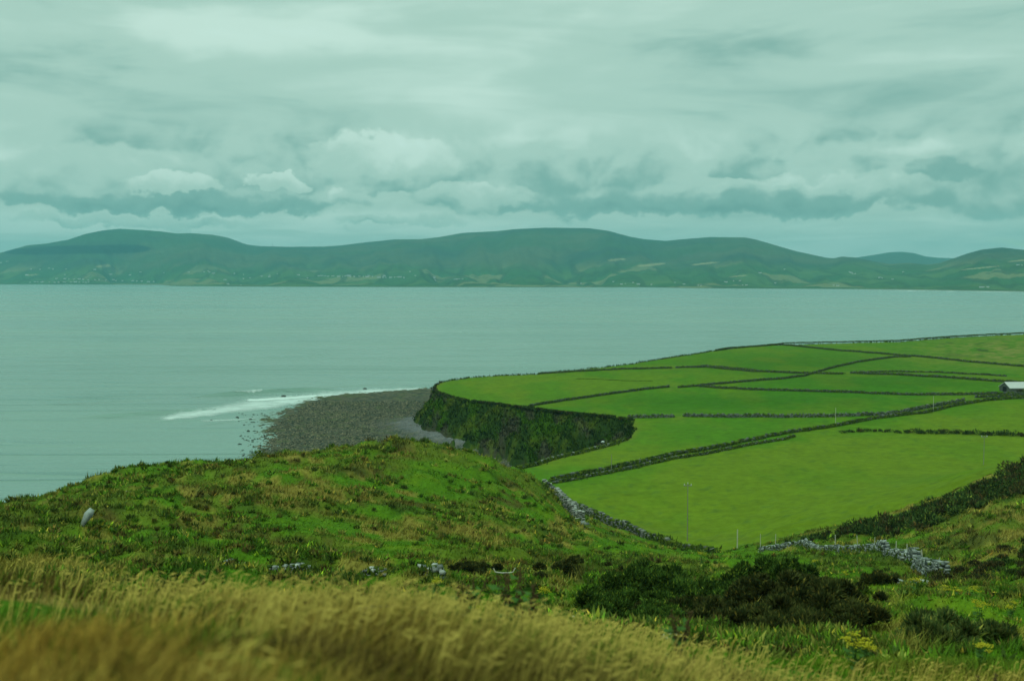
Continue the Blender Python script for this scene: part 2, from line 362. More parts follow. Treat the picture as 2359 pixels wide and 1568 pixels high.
# rocks: irregular lumps
_ico = None
def lump(seed, sub=1):
    import bmesh
    bm = bmesh.new(); bmesh.ops.create_icosphere(bm, subdivisions=sub, radius=1)
    r = random.Random(seed); vs = [(v.co.x, v.co.y, v.co.z) for v in bm.verts]; fs = [[w.index for w in q.verts] for q in bm.faces]; bm.free()
    vs = np.array(vs) * np.array([1, .8, .6])
    cuts = [np.array([r.gauss(0, 1), r.gauss(0, 1), r.gauss(0, .8)]) for _ in range(6)]
    for c in cuts:
        c = c / np.linalg.norm(c); k = vs @ c; lim = r.uniform(.42, .7); vs = vs - np.maximum(k - lim, 0)[:, None] * c
    return vs * (1 + .06 * np.random.default_rng(seed).normal(size=(len(vs), 1))), np.array(fs)
LUMPS = [lump(s) for s in range(8)]
def scatter_lumps(pos, size, colr, seed=1):
    rg = np.random.default_rng(seed); vs, fs, cs = [], [], []; off = 0
    for k in range(8):
        idx = np.arange(k, len(pos), 8)
        if not len(idx): continue
        lv, lf = LUMPS[k]; a = rg.uniform(0, 6.28, len(idx)); s = size[idx][:, None]
        ca, sa = np.cos(a)[:, None], np.sin(a)[:, None]
        x = lv[:, 0] * ca - lv[:, 1] * sa; y = lv[:, 0] * sa + lv[:, 1] * ca; z = np.broadcast_to(lv[:, 2], x.shape)
        P = np.stack([x * s + pos[idx, 0:1], y * s + pos[idx, 1:2], z * s + pos[idx, 2:3]], -1)
        vs.append(P.reshape(-1, 3)); fs.append((lf[None] + (np.arange(len(idx)) * len(lv))[:, None, None]).reshape(-1, 3) + off); off += P.shape[0] * P.shape[1]
        cs.append(np.repeat(colr[idx], len(lv), 0))
    return np.concatenate(vs), np.concatenate(fs), np.concatenate(cs)
M_stone = tone_mat('weathered_stone', .4, 6, .04, rough=.85)
nb = 20000
bxs = RNG.uniform(-95, 45, nb * 3); bys = RNG.uniform(300, 520, nb * 3); ok = inside(bxs, bys, BP) | (seg_dist(bxs, bys, BEACH[4:10]) < 12 * RNG.random(nb * 3) ** 2.0)
bxs, bys = bxs[ok][:nb], bys[ok][:nb]; bz = beach_z(bxs, bys); vis = bz > -.45; bxs, bys, bz = bxs[vis], bys[vis], bz[vis]
dcl = seg_dist(bxs, bys, [nearp[-1]] + farp); pale = ss(30, 16, dcl)
sz = RNG.uniform(.16, .58, len(bxs)) * lerp(1, .6, pale); rc = np.array([.04, .048, .036]) + RNG.random((len(bxs), 1)) ** 2 * np.array([.17, .13, .08]); rc = lerp(rc, np.array([.17, .165, .165]), (pale * .7)[:, None])
v, f, c = scatter_lumps(np.stack([bxs, bys, bz + .05], 1), sz, rc)
tag(mesh_obj('shingle_stones', v, f, M_stone, col=c), 'grey brown boulders and cobbles strewn over the shingle beach', 'stones', kind='stuff')

M_wetrock = tone_mat('wet_rock', .4, 3, .04, rough=.5)
def rock_mesh(name, seed, sx, sy, sz_, c, mat=None, sub=2):
    lv, lf = lump(seed, sub); v = lv * np.array([sx, sy, sz_]); return mesh_obj(name, v, lf, mat or M_stone, col=np.tile(np.array(c), (len(v), 1)))
rk = [rock_mesh('shore_rock', 40 + i, 1, .8, .7, (.035, .04, .032), M_wetrock) for i in range(4)]
spots = [(654,913,1.9),(841,896,1.7),(547,961,1.1),(577,966,1.3),(571,993,1.3),(487,968,.9),(551,1023,1.0)]
rr_ = random.Random(4)
for i in range(105):
    u = rr_.random() ** .8; py = 945 + 110 * rr_.random(); px = 622 - (75 * (1 - u)) * (1 if py < 1010 else .8) - 5; spots.append((px, py, rr_.uniform(.35, .85)))
used = set()
for i, (px, py, s) in enumerate(spots):
    x, y = on_sea(px, py); o = rk[i % 4]
    if i % 4 in used: o = o.copy(); C.objects.link(o)
    used.add(i % 4); o.location = (x, y, -.05); o.scale = (s, s, s); o.rotation_euler = (0, 0, rr_.uniform(0, 6))
    o['category'] = 'rock'
    if i == 0: tag(o, 'lone dark rock in the surf, farthest left along the long white foam line')
    elif i == 1: tag(o, 'lone dark rock in the surf just off the far edge of the shingle')
    elif i == 5: tag(o, 'small dark rock farthest out, left of the boulders in the calm shallows')
    else: tag(o, 'small dark wet rock standing in the calm shallows left of the shingle beach', group='rocks scattered in the shallows beside the shingle')

# ------------------------------------------------------------------ sea
def sea_material():
    m, g, b = material('sea_water', .22, .5)
    b.inputs['IOR'].default_value = 1.33
    p = geo_pos(g)
    sw = g.noise(g.map(p, (.012, .055, .02), (0, 0, -.10)), 1.0, 3, .5, .4)
    ln_ = g.noise(g.map(p, (.0022, .017, .02), (0, 0, -.09)), 1.0, 3, .5, .5); ln_ = g.m('POWER', g.m('SUBTRACT', 1.0, g.m('ABSOLUTE', g.m('MULTIPLY', g.m('SUBTRACT', g.m('FRACT', g.m('MULTIPLY', ln_, 7.0)), .5), 2.0))), 5.0)
    md = g.noise(g.map(p, (.10, .38, .1), (0, 0, -.16)), 1.0, 4, .6, .3)
    fn = g.noise(g.map(p, (.9, 1.7, 1)), 1.0, 3, .6)
    patch = g.noise(g.map(p, (.0009, .004, .01), (0, 0, -.05)), 1.0, 3, .5)
    h = g.m('ADD', g.m('ADD', g.m('MULTIPLY', sw, 2.2), g.m('MULTIPLY', ln_, 1.6)), g.m('ADD', g.m('MULTIPLY', md, .55), g.m('MULTIPLY', fn, .09)))
    bn = g.new('ShaderNodeBump'); bn.inputs['Strength'].default_value = .8; bn.inputs['Distance'].default_value = .8
    g.put(bn.inputs['Height'], h); g.put(b.inputs['Normal'], bn.outputs[0])
    g.put(b.inputs['Base Color'], g.mix(g.ramp(patch, .3, .7), (.120, .205, .170), (.150, .240, .200)))
    g.put(b.inputs['Roughness'], g.m('MULTIPLY_ADD', g.ramp(patch, .35, .65), .10, .20))
    return m
M_sea = sea_material()
th = np.linspace(-1.3, 1.3, 620); rr = np.concatenate([np.linspace(110, 340, 60)[:-1], np.linspace(340, 640, 400)[:-1], np.exp(np.linspace(math.log(640), math.log(13800), 160))])
R_, T_ = np.meshgrid(rr, th, indexing='ij'); X = R_ * np.sin(T_); Y = R_ * np.cos(T_)
Z = np.zeros_like(X)
def ridge(pts, h, w):
    q = [on_sea(*p) for p in pts]
    ax = np.array([a for a, _ in q]); ay = np.array([b for _, b in q])
    yc = np.interp(X, ax, ay); e = ss(ax[0], ax[0] + .3 * (ax[-1] - ax[0]), X) * ss(ax[-1], ax[-1] - .3 * (ax[-1] - ax[0]), X)
    return h * e * np.exp(-((Y - yc + 1.2) / w) ** 2)
WV = [([(395,922),(470,912),(540,908),(620,903),(700,899),(800,897)], 1.7, 1.7), ([(150,962),(260,958),(370,950),(450,945),(520,940)], 1.1, 2.0), ([(430,985),(500,975),(560,967),(600,960)], .35, 1.6),
      ([(500,905),(700,893),(850,887),(1000,880)], .45, 2.4), ([(50,935),(250,925),(420,918)], .4, 2.4), ([(200,890),(500,878),(800,868)], .35, 3)]
for p_, h_, w_ in WV: Z += ridge(p_, h_, w_)
tag(mesh_obj('sea', np.stack([X, Y, Z], -1).reshape(-1, 3), grid_faces(*X.shape)[:, ::-1], M_sea, smooth=True), kind='structure')

# foam
def foam_mat():
    m, g, b = material('sea_foam', .8, .2)
    b.inputs['Base Color'].default_value = (.55, .62, .60, 1)
    p = geo_pos(g); at = g.new('ShaderNodeAttribute', attribute_name='tone').outputs['Fac']
    nz = g.noise(g.map(p, (.35, 1.3, 1)), 1.0, 5, .7, .5); n2 = g.noise(g.map(p, (.06, .25, 1)), 1.0, 3, .6)
    a = g.ramp(g.m('ADD', g.m('ADD', g.m('MULTIPLY', nz, .6), g.m('MULTIPLY', n2, .5)), g.m('MULTIPLY', at, .66)), .76, 1.42)
    g.put(b.inputs['Alpha'], a); return m
M_foam = foam_mat()
def foam(name, rows, wob, seed, peak=1.0, z=.06):
    """rows: list of (px, py_top, py_bottom)"""
    pxs = np.linspace(rows[0][0], rows[-1][0], 160); top = np.interp(pxs, [r[0] for r in rows], [r[1] for r in rows]); bot = np.interp(pxs, [r[0] for r in rows], [r[2] for r in rows])
    wn = (fbm(pxs / 22, pxs * 0 + seed, 3, 5) - .5) * wob; vs = []; cs = []
    for j in range(13):
        t = j / 12
        for i, px in enumerate(pxs):
            x, y = on_sea(px, lerp(top[i], bot[i], t) + wn[i]); e = min(1, i / 12, (159 - i) / 12)
            q = Z_at(x, y); vs.append((x, y, q + z)); cs.append([peak * e * (math.sin(math.pi * t ** 1.6)) ** .6] * 3)
    return mesh_obj(name, vs, grid_faces(13, 160)[:, ::-1], M_foam, col=np.array(cs), smooth=True)
def Z_at(x, y):
    s = 0
    for p_, h_, w_ in WV:
        q = [on_sea(*p) for p in p_]; ax = [a for a, _ in q]; ay = [b for _, b in q]
        yc = np.interp(x, ax, ay); e = float(ss(ax[0], ax[0] + .3 * (ax[-1] - ax[0]), np.float64(x)) * ss(ax[-1], ax[-1] - .3 * (ax[-1] - ax[0]), np.float64(x)))
        s += h_ * e * math.exp(-((y - yc + 1.2) / w_) ** 2)
    return s
tag(foam('sea_foam', [(340,961,971),(430,940,967),(520,922,956),(580,908,950),(650,901,940),(740,895,924),(860,891,908),(960,889,901),(1005,888,898)], 4, 3, 1.0), 'broad band of white surf washing along the edge of the shingle beach', 'foam', kind='stuff')
tag(foam('breaker_crest', [(495,906,910),(520,905,909),(560,904.5,908),(612,902,905)], 3, 9, .9, .12), 'short white crest on the dark breaking wave behind the surf', 'foam', kind='stuff')
tag(foam('foam_streak', [(560,918,926),(610,915,924),(680,910,920),(740,906,913)], 2, 14, 1.25, .10), 'bright white wash streak at the front of the surf', 'foam', kind='stuff')
tag(foam('wash_streak', [(455,966,973),(500,964,971),(560,962,967),(600,958,963)], 2, 19, .75, .09), 'thin pale wash line in the calm shallows left of the boulders', 'foam', kind='stuff')

# ------------------------------------------------------------------ far hills across the bay
RID = np.array([(-500,600),(-250,595),(-120,590),(0,583),(66,565),(110,561),(160,552),(199,539),(239,531),(276,527),(332,530),(372,533),(409,538),(442,537),(492,541),(525,547),(552,557),(568,563),(598,567),(665,568.5),(748,568),(784,565.5),(850,557.5),(910,551.5),(970,551),(1010,546.5),(1066,536.6),(1143,532.6),(1183,528),(1256,524.6),(1355,525.6),(1399,531.6),(1449,545),(1482,551),(1532,555),(1568,551.5),(1635,546),(1715,547),(1742,552.6),(1829,578),(1903,594),(1920,595),(1936,591),(1967,593),(2003,600.5),(2047,608),(2091,605.5),(2137,609.6),(2164,605.5),(2198,594),(2225,584),(2258,575),(2305,570),(2358,576),(2450,585),(2600,570),(3000,590)])
SH = np.array([(-500,654),(0,655),(370,656),(400,659),(600,660.5),(1000,661.5),(1500,662),(1600,664),(1900,665.5),(2100,668),(2358,672),(2500,676),(3000,684)])
RD = np.array([(-500,11000),(0,10400),(300,10600),(600,10800),(1000,10200),(1300,9800),(1600,9400),(1800,8800),(2000,7900),(2100,7600),(2300,6900),(2600,6500),(3000,6300)])
hx = np.arange(-480, 2960, 3.0); tq = np.concatenate([np.linspace(0, 1, 130), 1 + np.linspace(.03, .6, 14)])
ry = np.interp(hx, RID[:, 0], RID[:, 1]); kern = np.ones(3) / 3; ry = np.convolve(np.pad(ry, 1, 'edge'), kern, 'valid')
sy_ = np.interp(hx, SH[:, 0], SH[:, 1]); rd = np.interp(hx, RD[:, 0], RD[:, 1])
ax_, bs = ray(hx, sy_); sd_ = -CAMZ / bs; _, br_ = ray(hx, ry); rz = CAMZ + br_ * rd
TQ, HX = np.meshgrid(tq, hx, indexing='ij')
D = sd_ + (rd - sd_) * TQ; Xh = ax_ * D; Yh = D
spur = fbm(HX / 95, TQ * 1.6 + HX / 400, 4, 401)
prof = .16 * TQ + .84 * ss(.18, 1.06, TQ + .0) ** 1.25
prof = prof / (.16 + .84 * float(ss(.18, 1.06, np.float64(1.0))) ** 1.25)
prof = np.where(TQ > 1, 1 - (TQ - 1) * .9, prof)
Zh = rz * prof + (spur - .5) * rz * .55 * np.sin(np.pi * np.clip(TQ, 0, 1)) ** 1.0 + (fbm(Xh / 420, Yh / 420, 4, 411) - .5) * 40 * np.sin(np.pi * np.clip(TQ, 0, 1))
# never let the slope poke above the ridge line
lim = CAMZ + br_ * D - 4; Zh = np.where(TQ < .995, np.minimum(Zh, lim), Zh)
Zh = np.maximum(Zh, 2.5 * ss(0, .01, TQ) - .5); Zh[0] = -1.0
hp, hq = proj(Xh, Yh, Zh)
# land cover of the far shore, with cloud shadow in the darker patches
fx = Xh / 260 + .6 * fbm(Xh / 700, Yh / 700, 2, 421); fy = Yh / 330 + .6 * fbm(Xh / 600, Yh / 600, 2, 431)
cell = _h(np.floor(fx), np.floor(fy + .5 * _h(np.floor(fx), np.zeros_like(fx), 3)), 441)
ex = np.minimum(fx % 1, 1 - fx % 1)
pa = lerp(np.array([.030, .080, .014]), np.array([.078, .125, .028]), cell[..., None]); pa = lerp(pa, np.array([.150, .150, .060]), (cell > .80)[..., None] * .8)
pa = lerp(pa, DARK * 1.5, ((ex < .07) | (fbm(Xh / 130, Yh / 130, 3, 451) > .62))[..., None] * .75)
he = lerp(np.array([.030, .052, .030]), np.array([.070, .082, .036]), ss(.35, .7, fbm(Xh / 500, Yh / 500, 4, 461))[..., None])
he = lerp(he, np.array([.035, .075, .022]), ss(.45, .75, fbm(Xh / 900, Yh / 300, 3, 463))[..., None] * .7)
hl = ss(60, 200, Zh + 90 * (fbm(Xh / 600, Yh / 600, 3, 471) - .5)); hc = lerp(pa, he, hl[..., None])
wood_shade = np.clip(gs(hp, hq, 190, 575, 120, 9) * 1.6 + gs(hp, hq, 70, 581, 60, 6) * 1.2 + gs(hp, hq, 290, 572, 50, 9), 0, 1)  # dark wood and heather patches, with cloud shadow put into the colour
wood_shade = ss(.45, .6, wood_shade + .2 * (fbm(Xh / 160, Yh / 160, 3, 481) - .5)); hc = lerp(hc, np.array([.004, .010, .008]), wood_shade[..., None] * .92)
for q in [(238,613,22,3.2),(74,633,20,1.6),(1420,598,26,2.5),(1500,610,40,3.5),(1625,607,40,2.0),(1700,636,26,1.5),(2260,617,60,1.6),(2350,600,40,1.8)]:
    g_ = gs(hp, hq - (hp - q[0]) * -.10, *q); hc = lerp(hc, np.array([.26, .23, .12]), ss(.45, .6, g_)[..., None] * .85)
hc = lerp(hc, np.array([.09, .085, .06]), (ss(.012, .003, TQ))[..., None])
sand = (ss(.02, .008, TQ) * ss(1900, 2050, HX))[..., None]; hc = lerp(hc, np.array([.20, .19, .14]), sand)
M_far = tone_mat('far_slope', .3, .012, 0, detail=6)
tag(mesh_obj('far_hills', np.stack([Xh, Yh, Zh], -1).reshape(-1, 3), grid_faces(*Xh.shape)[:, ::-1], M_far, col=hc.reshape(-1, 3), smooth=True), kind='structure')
# paler hill behind the gap
RB = np.array([(1860,606),(1970,593.5),(2013,587),(2050,581),(2077,580),(2104,583),(2131,590.5),(2158,593.5),(2198,595),(2300,600)])
hx2 = np.arange(1860, 2301, 4.0); t2 = np.linspace(0, 1.5, 40); T2, H2 = np.meshgrid(t2, hx2, indexing='ij'); a2, b2 = ray(hx2, np.interp(hx2, RB[:, 0], RB[:, 1])); rz2 = CAMZ + b2 * 13000
D2 = 10500 + 2500 * T2; Z2 = np.where(T2 <= 1, rz2 * (.25 + .75 * ss(0, 1.1, T2) / float(ss(0, 1.1, np.float64(1.)))), rz2 * (1 - .5 * (T2 - 1))) + 14 * (fbm(H2 / 30, T2 * 4, 3, 7) - .5) * (T2 < .9)
tag(mesh_obj('back_hill', np.stack([a2 * D2, D2, Z2], -1).reshape(-1, 3), grid_faces(*T2.shape)[:, ::-1], M_far, col=np.tile(np.array([.045, .06, .03]), (T2.size, 1)), smooth=True), kind='structure')

def far_hit(px, py):
    j = int(round((px - hx[0]) / 3.0)); colq = hq[:130, j]; i = int(np.argmin(np.abs(colq[4:124] - py))) + 4
    return Xh[i, j], Yh[i, j], Zh[i, j]
M_white, g_, b_ = material('white_render', .8, .2)
b_.inputs['Base Color'].default_value = (.8, .8, .76, 1); g_.put(b_.inputs['Base Color'], g_.mix(g_.noise(geo_pos(g_), .3, 3), (.42, .42, .39), (.58, .58, .54)))
M_slate, g_, b_ = material('slate_roof', .7, .3)
g_.put(b_.inputs['Base Color'], g_.mix(g_.noise(geo_pos(g_), .5, 3), (.10, .11, .12), (.17, .18, .19)))
M_tin, g_, b_ = material('pale_tin_roof', .55, .3)
g_.put(b_.inputs['Base Color'], g_.mix(g_.noise(geo_pos(g_), 1.2, 5, .7), (.30, .30, .29), (.48, .48, .46)))
M_darkwall, g_, b_ = material('dark_barn_wall', .9, .1)
g_.put(b_.inputs['Base Color'], g_.mix(g_.noise(geo_pos(g_), 1.2, 5, .7), (.05, .06, .05), (.11, .115, .10)))
M_dark = material('opening_shadow', .9, .1)[0]; M_dark.node_tree.nodes['Principled BSDF'].inputs['Base Color'].default_value = (.015, .015, .015, 1)
def gable(L, W, h, r, ov=.3):
    """walls prism and roof slab for a building with its long side along X"""
    v = [(-L/2,-W/2,0),(L/2,-W/2,0),(L/2,W/2,0),(-L/2,W/2,0),(-L/2,-W/2,h),(L/2,-W/2,h),(L/2,W/2,h),(-L/2,W/2,h),(-L/2,0,h+r),(L/2,0,h+r)]
    f = [(0,1,5,4),(2,3,7,6),(1,2,6,5),(3,0,4,7),(4,7,8,8),(6,5,9,9)]
    wl = L/2+ov; ww = W/2+ov; k = r/(W/2); rv = []
    for s in (-1, 1):
        for dz in (0.05, .25):
            rv += [(-wl, s*ww, h-ov*k+dz), (wl, s*ww, h-ov*k+dz), (wl, 0, h+r+dz), (-wl, 0, h+r+dz)]
    rf = []
    for b in (0, 8): rf += [(b,b+1,b+2,b+3),(b+7,b+6,b+5,b+4),(b,b+4,b+5,b+1),(b+1,b+5,b+6,b+2),(b+3,b+2,b+6,b+7),(b,b+3,b+7,b+4)]
    return v, f, rv, rf
def boxes(bl):
    v, f = [], []
    for (x0, y0, z0, x1, y1, z1) in bl:
        b = len(v); v += [(x0,y0,z0),(x1,y0,z0),(x1,y1,z0),(x0,y1,z0),(x0,y0,z1),(x1,y0,z1),(x1,y1,z1),(x0,y1,z1)]
        f += [(b,b+3,b+2,b+1),(b+4,b+5,b+6,b+7),(b,b+1,b+5,b+4),(b+1,b+2,b+6,b+5),(b+2,b+3,b+7,b+6),(b+3,b,b+4,b+7)]
    return v, f
def poly_obj(name, v, f, mat, parent=None):
    me = bpy.data.meshes.new(name); me.from_pydata([tuple(q) for q in v], [], [tuple(dict.fromkeys(q)) for q in f]); me.materials.append(mat); me.update()
    o = bpy.data.objects.new(name, me); C.objects.link(o)
    if parent: o.parent = parent
    return o
def house_proto(L, W, h, r):
    t = empty('far_house', (0, 0, 0)); v, f, rv, rf = gable(L, W, h, r)
    poly_obj('wall', v, f, M_white, t); poly_obj('roof', rv, rf, M_slate, t)
    cv, cf = boxes([(L*.38,-.4,h+r-.3,L*.44,.4,h+r+1.2)]); poly_obj('chimney', cv, cf, M_white, t); return t
HP = [house_proto(16, 8, 4.6, 2.6), house_proto(24, 9, 5.2, 3), house_proto(11, 8, 5.5, 3)]
def row(x0, x1, y0, y1, n, seed):
    r = random.Random(seed); return [(lerp(x0, x1, (i + r.uniform(.1, .9)) / n), lerp(y0, y1, i / max(1, n - 1)) + r.uniform(-.7, .7)) for i in range(n)]
CL = [('white house in the village lining the shore below the far left hill', 'houses of the shore village', row(66, 205, 650, 651, 17, 1) + row(120, 220, 642, 645, 9, 2)),
      ('white house on the shore east of the village below the far left hill', 'houses east of the shore village', row(225, 360, 645, 650, 10, 3)),
      ('white house scattered on the green slope above the far left village', 'houses above the village', [(3,606),(18,603),(72,621),(93,621),(114,618),(123,620),(152,620),(62,634),(150,633),(220,622),(254,633),(205,650)]),
      ('white house on the green slope below the saddle of the far left hill', 'houses below the saddle', [(300,634),(325,628),(377,628),(436,628),(470,627),(481,625),(484,628),(492,630),(540,631),(560,632),(520,645),(560,643),(575,641),(525,655),(556,657)]),
      ('small white house in the long row across the middle of the far shore', 'row of houses on the middle far shore', row(742, 935, 636, 640, 24, 5)),
      ('white house above the long row on the middle far shore', 'houses above the long row', [(603,637),(621,638),(640,631),(620,634),(688,634),(708,641),(735,636),(742,636),(750,636),(797,635),(803,636),(842,637),(848,636),(885,636)]),
      ('white house under the centre of the big middle hill', 'houses under the middle hill', [(946,627),(958,635),(1000,639),(1003,646),(1046,644),(1052,644),(1060,643),(1066,643),(1000,641)]),
      ('pale house near the far shore below the right hand shoulder of the middle hill', 'houses below the right shoulder', [(1338,653),(1412,650),(1430,655),(1439,654),(1457,651),(1470,655),(1500,656),(1555,651),(1575,655),(1607,658),(1613,658)]),
      ('pale house on the lower slope left of the gap between the far hills', 'houses left of the gap', [(1672,650),(1690,648),(1705,648),(1750,630),(1807,621),(1710,657),(1720,657),(1784,653),(1957,627),(1960,628)]),
      ('pale house beside the woods below the gap between the far hills', 'houses below the gap', [(1962,630),(1968,631),(2026,640),(2032,641),(2055,644),(1930,659),(1920,658),(2078,627)]),
      ('pale house on the green slope of the far right hill', 'houses on the right hill', [(2258,662),(2266,662),(2275,662),(2343,612),(2352,611)])]
k = 0
for lab, grp, ps in CL:
    for (px, py) in ps:
        base = HP[k % 3]; o = base if k < 3 else copy_tree(base); x, y, z = far_hit(px, py)
        o.location = (x, y, z - .3); o.rotation_euler = (0, 0, random.uniform(-.5, .5)); s = random.uniform(.6, 1.05) * max(.7, y / 8000); o.scale = (s, s, s * 1.1); tag(o, lab, 'house', grp); k += 1
# radio mast on the saddle
x, y, z = (float(ray(628, 568)[0]) * 10700, 10700, CAMZ + float(ray(628, 568)[1]) * 10700)
bl = []
for i in range(4):
    dx, dy = [(-1, -1), (1, -1), (1, 1), (-1, 1)][i]; bl.append((dx * 1.3 - .3, dy * 1.3 - .3, 0, dx * 1.3 + .3, dy * 1.3 + .3, 38))
for j in range(12): bl += [(-1.6, -1.5, j * 3.2, 1.6, -1.2, j * 3.2 + .5), (-1.6, 1.2, j * 3.2, 1.6, 1.5, j * 3.2 + .5)]
v, f = boxes(bl); o = poly_obj('radio_mast', v, f, M_slate); o.location = (x, y, z - 6); tag(o, 'thin radio mast on the saddle ridge of the far hills', 'mast')
# surf line of the sandy far beach
vs = []; cs = []
for j in range(5):
    for i in range(90):
        px = 2040 + i * 4.6; x, y = on_sea(px, np.interp(px, SH[:, 0], SH[:, 1]) + 1.2 + 1.6 * j / 4 + .5 * math.sin(i / 5)); vs.append((x, y, .3)); cs.append([.9 * math.sin(math.pi * (j + .5) / 5) * float(.1 + fbm(i / 8, 2, 2, 9))] * 3)
def foam_far():
    m, g, b = material('far_foam', .8, .2); b.inputs['Base Color'].default_value = (.75, .78, .76, 1)
    p = geo_pos(g); at = g.new('ShaderNodeAttribute', attribute_name='tone').outputs['Fac']
    g.put(b.inputs['Alpha'], g.ramp(g.m('ADD', g.m('MULTIPLY', g.noise(g.map(p, (.006, .02, 1)), 1, 3), .8), g.m('MULTIPLY', at, .7)), .65, 1.0)); return m
tag(mesh_obj('distant_surf', vs, grid_faces(5, 90)[:, ::-1], foam_far(), col=np.array(cs)), 'faint line of surf along the sandy far shore at right', 'foam', kind='stuff')

# ------------------------------------------------------------------ hit testing on the near land
def gz(x, y):
    H = height(np.array([float(x)]), np.array([float(y)])); return float(H[0])
def gzs(x, y): return height(np.asarray(x, float), np.asarray(y, float))
def hit(px, py, d0=3.5, d1=760):
    a, b = ray(px, py); d = np.exp(np.linspace(math.log(d0), math.log(d1), 1600)); h = height(a * d, d); z = CAMZ + b * d
    i = np.argmax(z <= h)
    if z[i] > h[i]: i = len(d) - 1
    return float(a * d[i]), float(d[i]), float(h[i])

# ------------------------------------------------------------------ stone walls
_bc = np.array([(-1,-1,-1),(1,-1,-1),(1,1,-1),(-1,1,-1),(-1,-1,1),(1,-1,1),(1,1,1),(-1,1,1)], float) * .5
_bf = np.array([(0,3,2,1),(4,5,6,7),(0,1,5,4),(1,2,6,5),(2,3,7,6),(3,0,4,7)])
def stone_run(path, hh, wd, st, rg, hvar=.15, cols=(((.05,.055,.045),(.16,.16,.14))), green=.3, lean=0):
    """dry stone wall built of individual jittered blocks along an XY path"""
    P = np.array(path, float); L = np.hypot(*np.diff(P, axis=0).T); s = np.concatenate([[0], np.cumsum(L)]); n = max(2, int(s[-1] / st * (1.7 if st < .35 else 1)))
    cs, ct, dm, an, cc = [], [], [], [], []
    rows = max(1, int(round(hh / (st * .62)))); rh = hh / rows
    for r in range(rows + 1):
        q = (np.arange(n) + .5 * (r % 2) + rg.uniform(-.2, .2, n)) / n * s[-1]; q = np.clip(q, 0, s[-1])
        x = np.interp(q, s, P[:, 0]); y = np.interp(q, s, P[:, 1]); e = .5
        tx = np.interp(np.clip(q + e, 0, s[-1]), s, P[:, 0]) - np.interp(np.clip(q - e, 0, s[-1]), s, P[:, 0]); ty = np.interp(np.clip(q + e, 0, s[-1]), s, P[:, 1]) - np.interp(np.clip(q - e, 0, s[-1]), s, P[:, 1])
        a = np.arctan2(ty, tx); z0 = gzs(x, y)
        hv = 1 + hvar * 2 * (fbm(q / 4, q * 0 + 3, 3, 77) - .5)
        keep = np.ones(n, bool) if r < rows else (rg.random(n) < .55)
        w = wd * (1 - .28 * r / max(1, rows))
        if st < .35: sgn = np.where(rg.random(n) < .5, -1, 1) * w * .24; x = x - np.sin(a) * sgn; y = y + np.cos(a) * sgn; w = w * .55
        z = z0 + (r + .42) * rh * hv
        cs.append(np.stack([x, y, z], 1)[keep]); an.append((a + rg.normal(0, .12, n))[keep])
        dm.append(np.stack([st * rg.uniform(.85, 1.3, n), w * rg.uniform(.85, 1.1, n), rh * rg.uniform(.95, 1.35, n)], 1)[keep])
        t = rg.random(n)[:, None]; c = lerp(np.array(cols[0]), np.array(cols[1]), t); gm = (rg.random(n) < green)[:, None]
        c = np.where(gm, lerp(DARK * 1.4, OLIVE * .8, rg.random(n)[:, None]), c); 
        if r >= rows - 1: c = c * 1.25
        cc.append(c[keep])
    cs = np.concatenate(cs); dm = np.concatenate(dm); an = np.concatenate(an); cc = np.concatenate(cc); m = len(cs)
    v = _bc[None] * dm[:, None] * (1 + rg.uniform(-.28, .18, (m, 8, 3))); tl = rg.normal(0, .12, m)[:, None]
    v[..., 2] += v[..., 0] * tl
    ca, sa = np.cos(an)[:, None], np.sin(an)[:, None]; x = v[..., 0] * ca - v[..., 1] * sa; y = v[..., 0] * sa + v[..., 1] * ca
    V = np.stack([x, y, v[..., 2]], -1) + cs[:, None]
    return V.reshape(-1, 3), (_bf[None] + (np.arange(m) * 8)[:, None, None]).reshape(-1, 4), np.repeat(cc, 8, 0)
def tufts_on(path, n, rg, hh, size, c0, c1, wid=.5):
    """weeds growing on and against a wall, as blades"""
    P = np.array(path, float); L = np.hypot(*np.diff(P, axis=0).T); s = np.concatenate([[0], np.cumsum(L)]); q = rg.uniform(0, s[-1], n)
    q = q + 3 * (fbm(q / 5, q * 0, 2, 5) - .5)
    x = np.interp(q, s, P[:, 0]) + rg.normal(0, wid, n); y = np.interp(q, s, P[:, 1]) + rg.normal(0, wid, n); z = gzs(x, y) + hh * rg.random(n) * np.exp(-((rg.normal(0, .1, n))) ** 2) * .8
    a = rg.uniform(0, 6.28, n); h = size * rg.uniform(.5, 1.3, n); w = h * .35; lx = rg.normal(0, .3, n) * h; ly = rg.normal(0, .3, n) * h
    v = np.stack([np.stack([x - np.cos(a) * w, y - np.sin(a) * w, z], 1), np.stack([x + np.cos(a) * w, y + np.sin(a) * w, z], 1), np.stack([x + lx, y + ly, z + h], 1)], 1)
    c = lerp(np.array(c0), np.array(c1), rg.random(n)[:, None]); return v.reshape(-1, 3), np.arange(3 * n).reshape(-1, 3), np.repeat(c, 3, 0)
WALLM = tone_mat('drystone', .4, 2.5, .05); LEAFM = tone_mat('wall_growth', .4, 3)
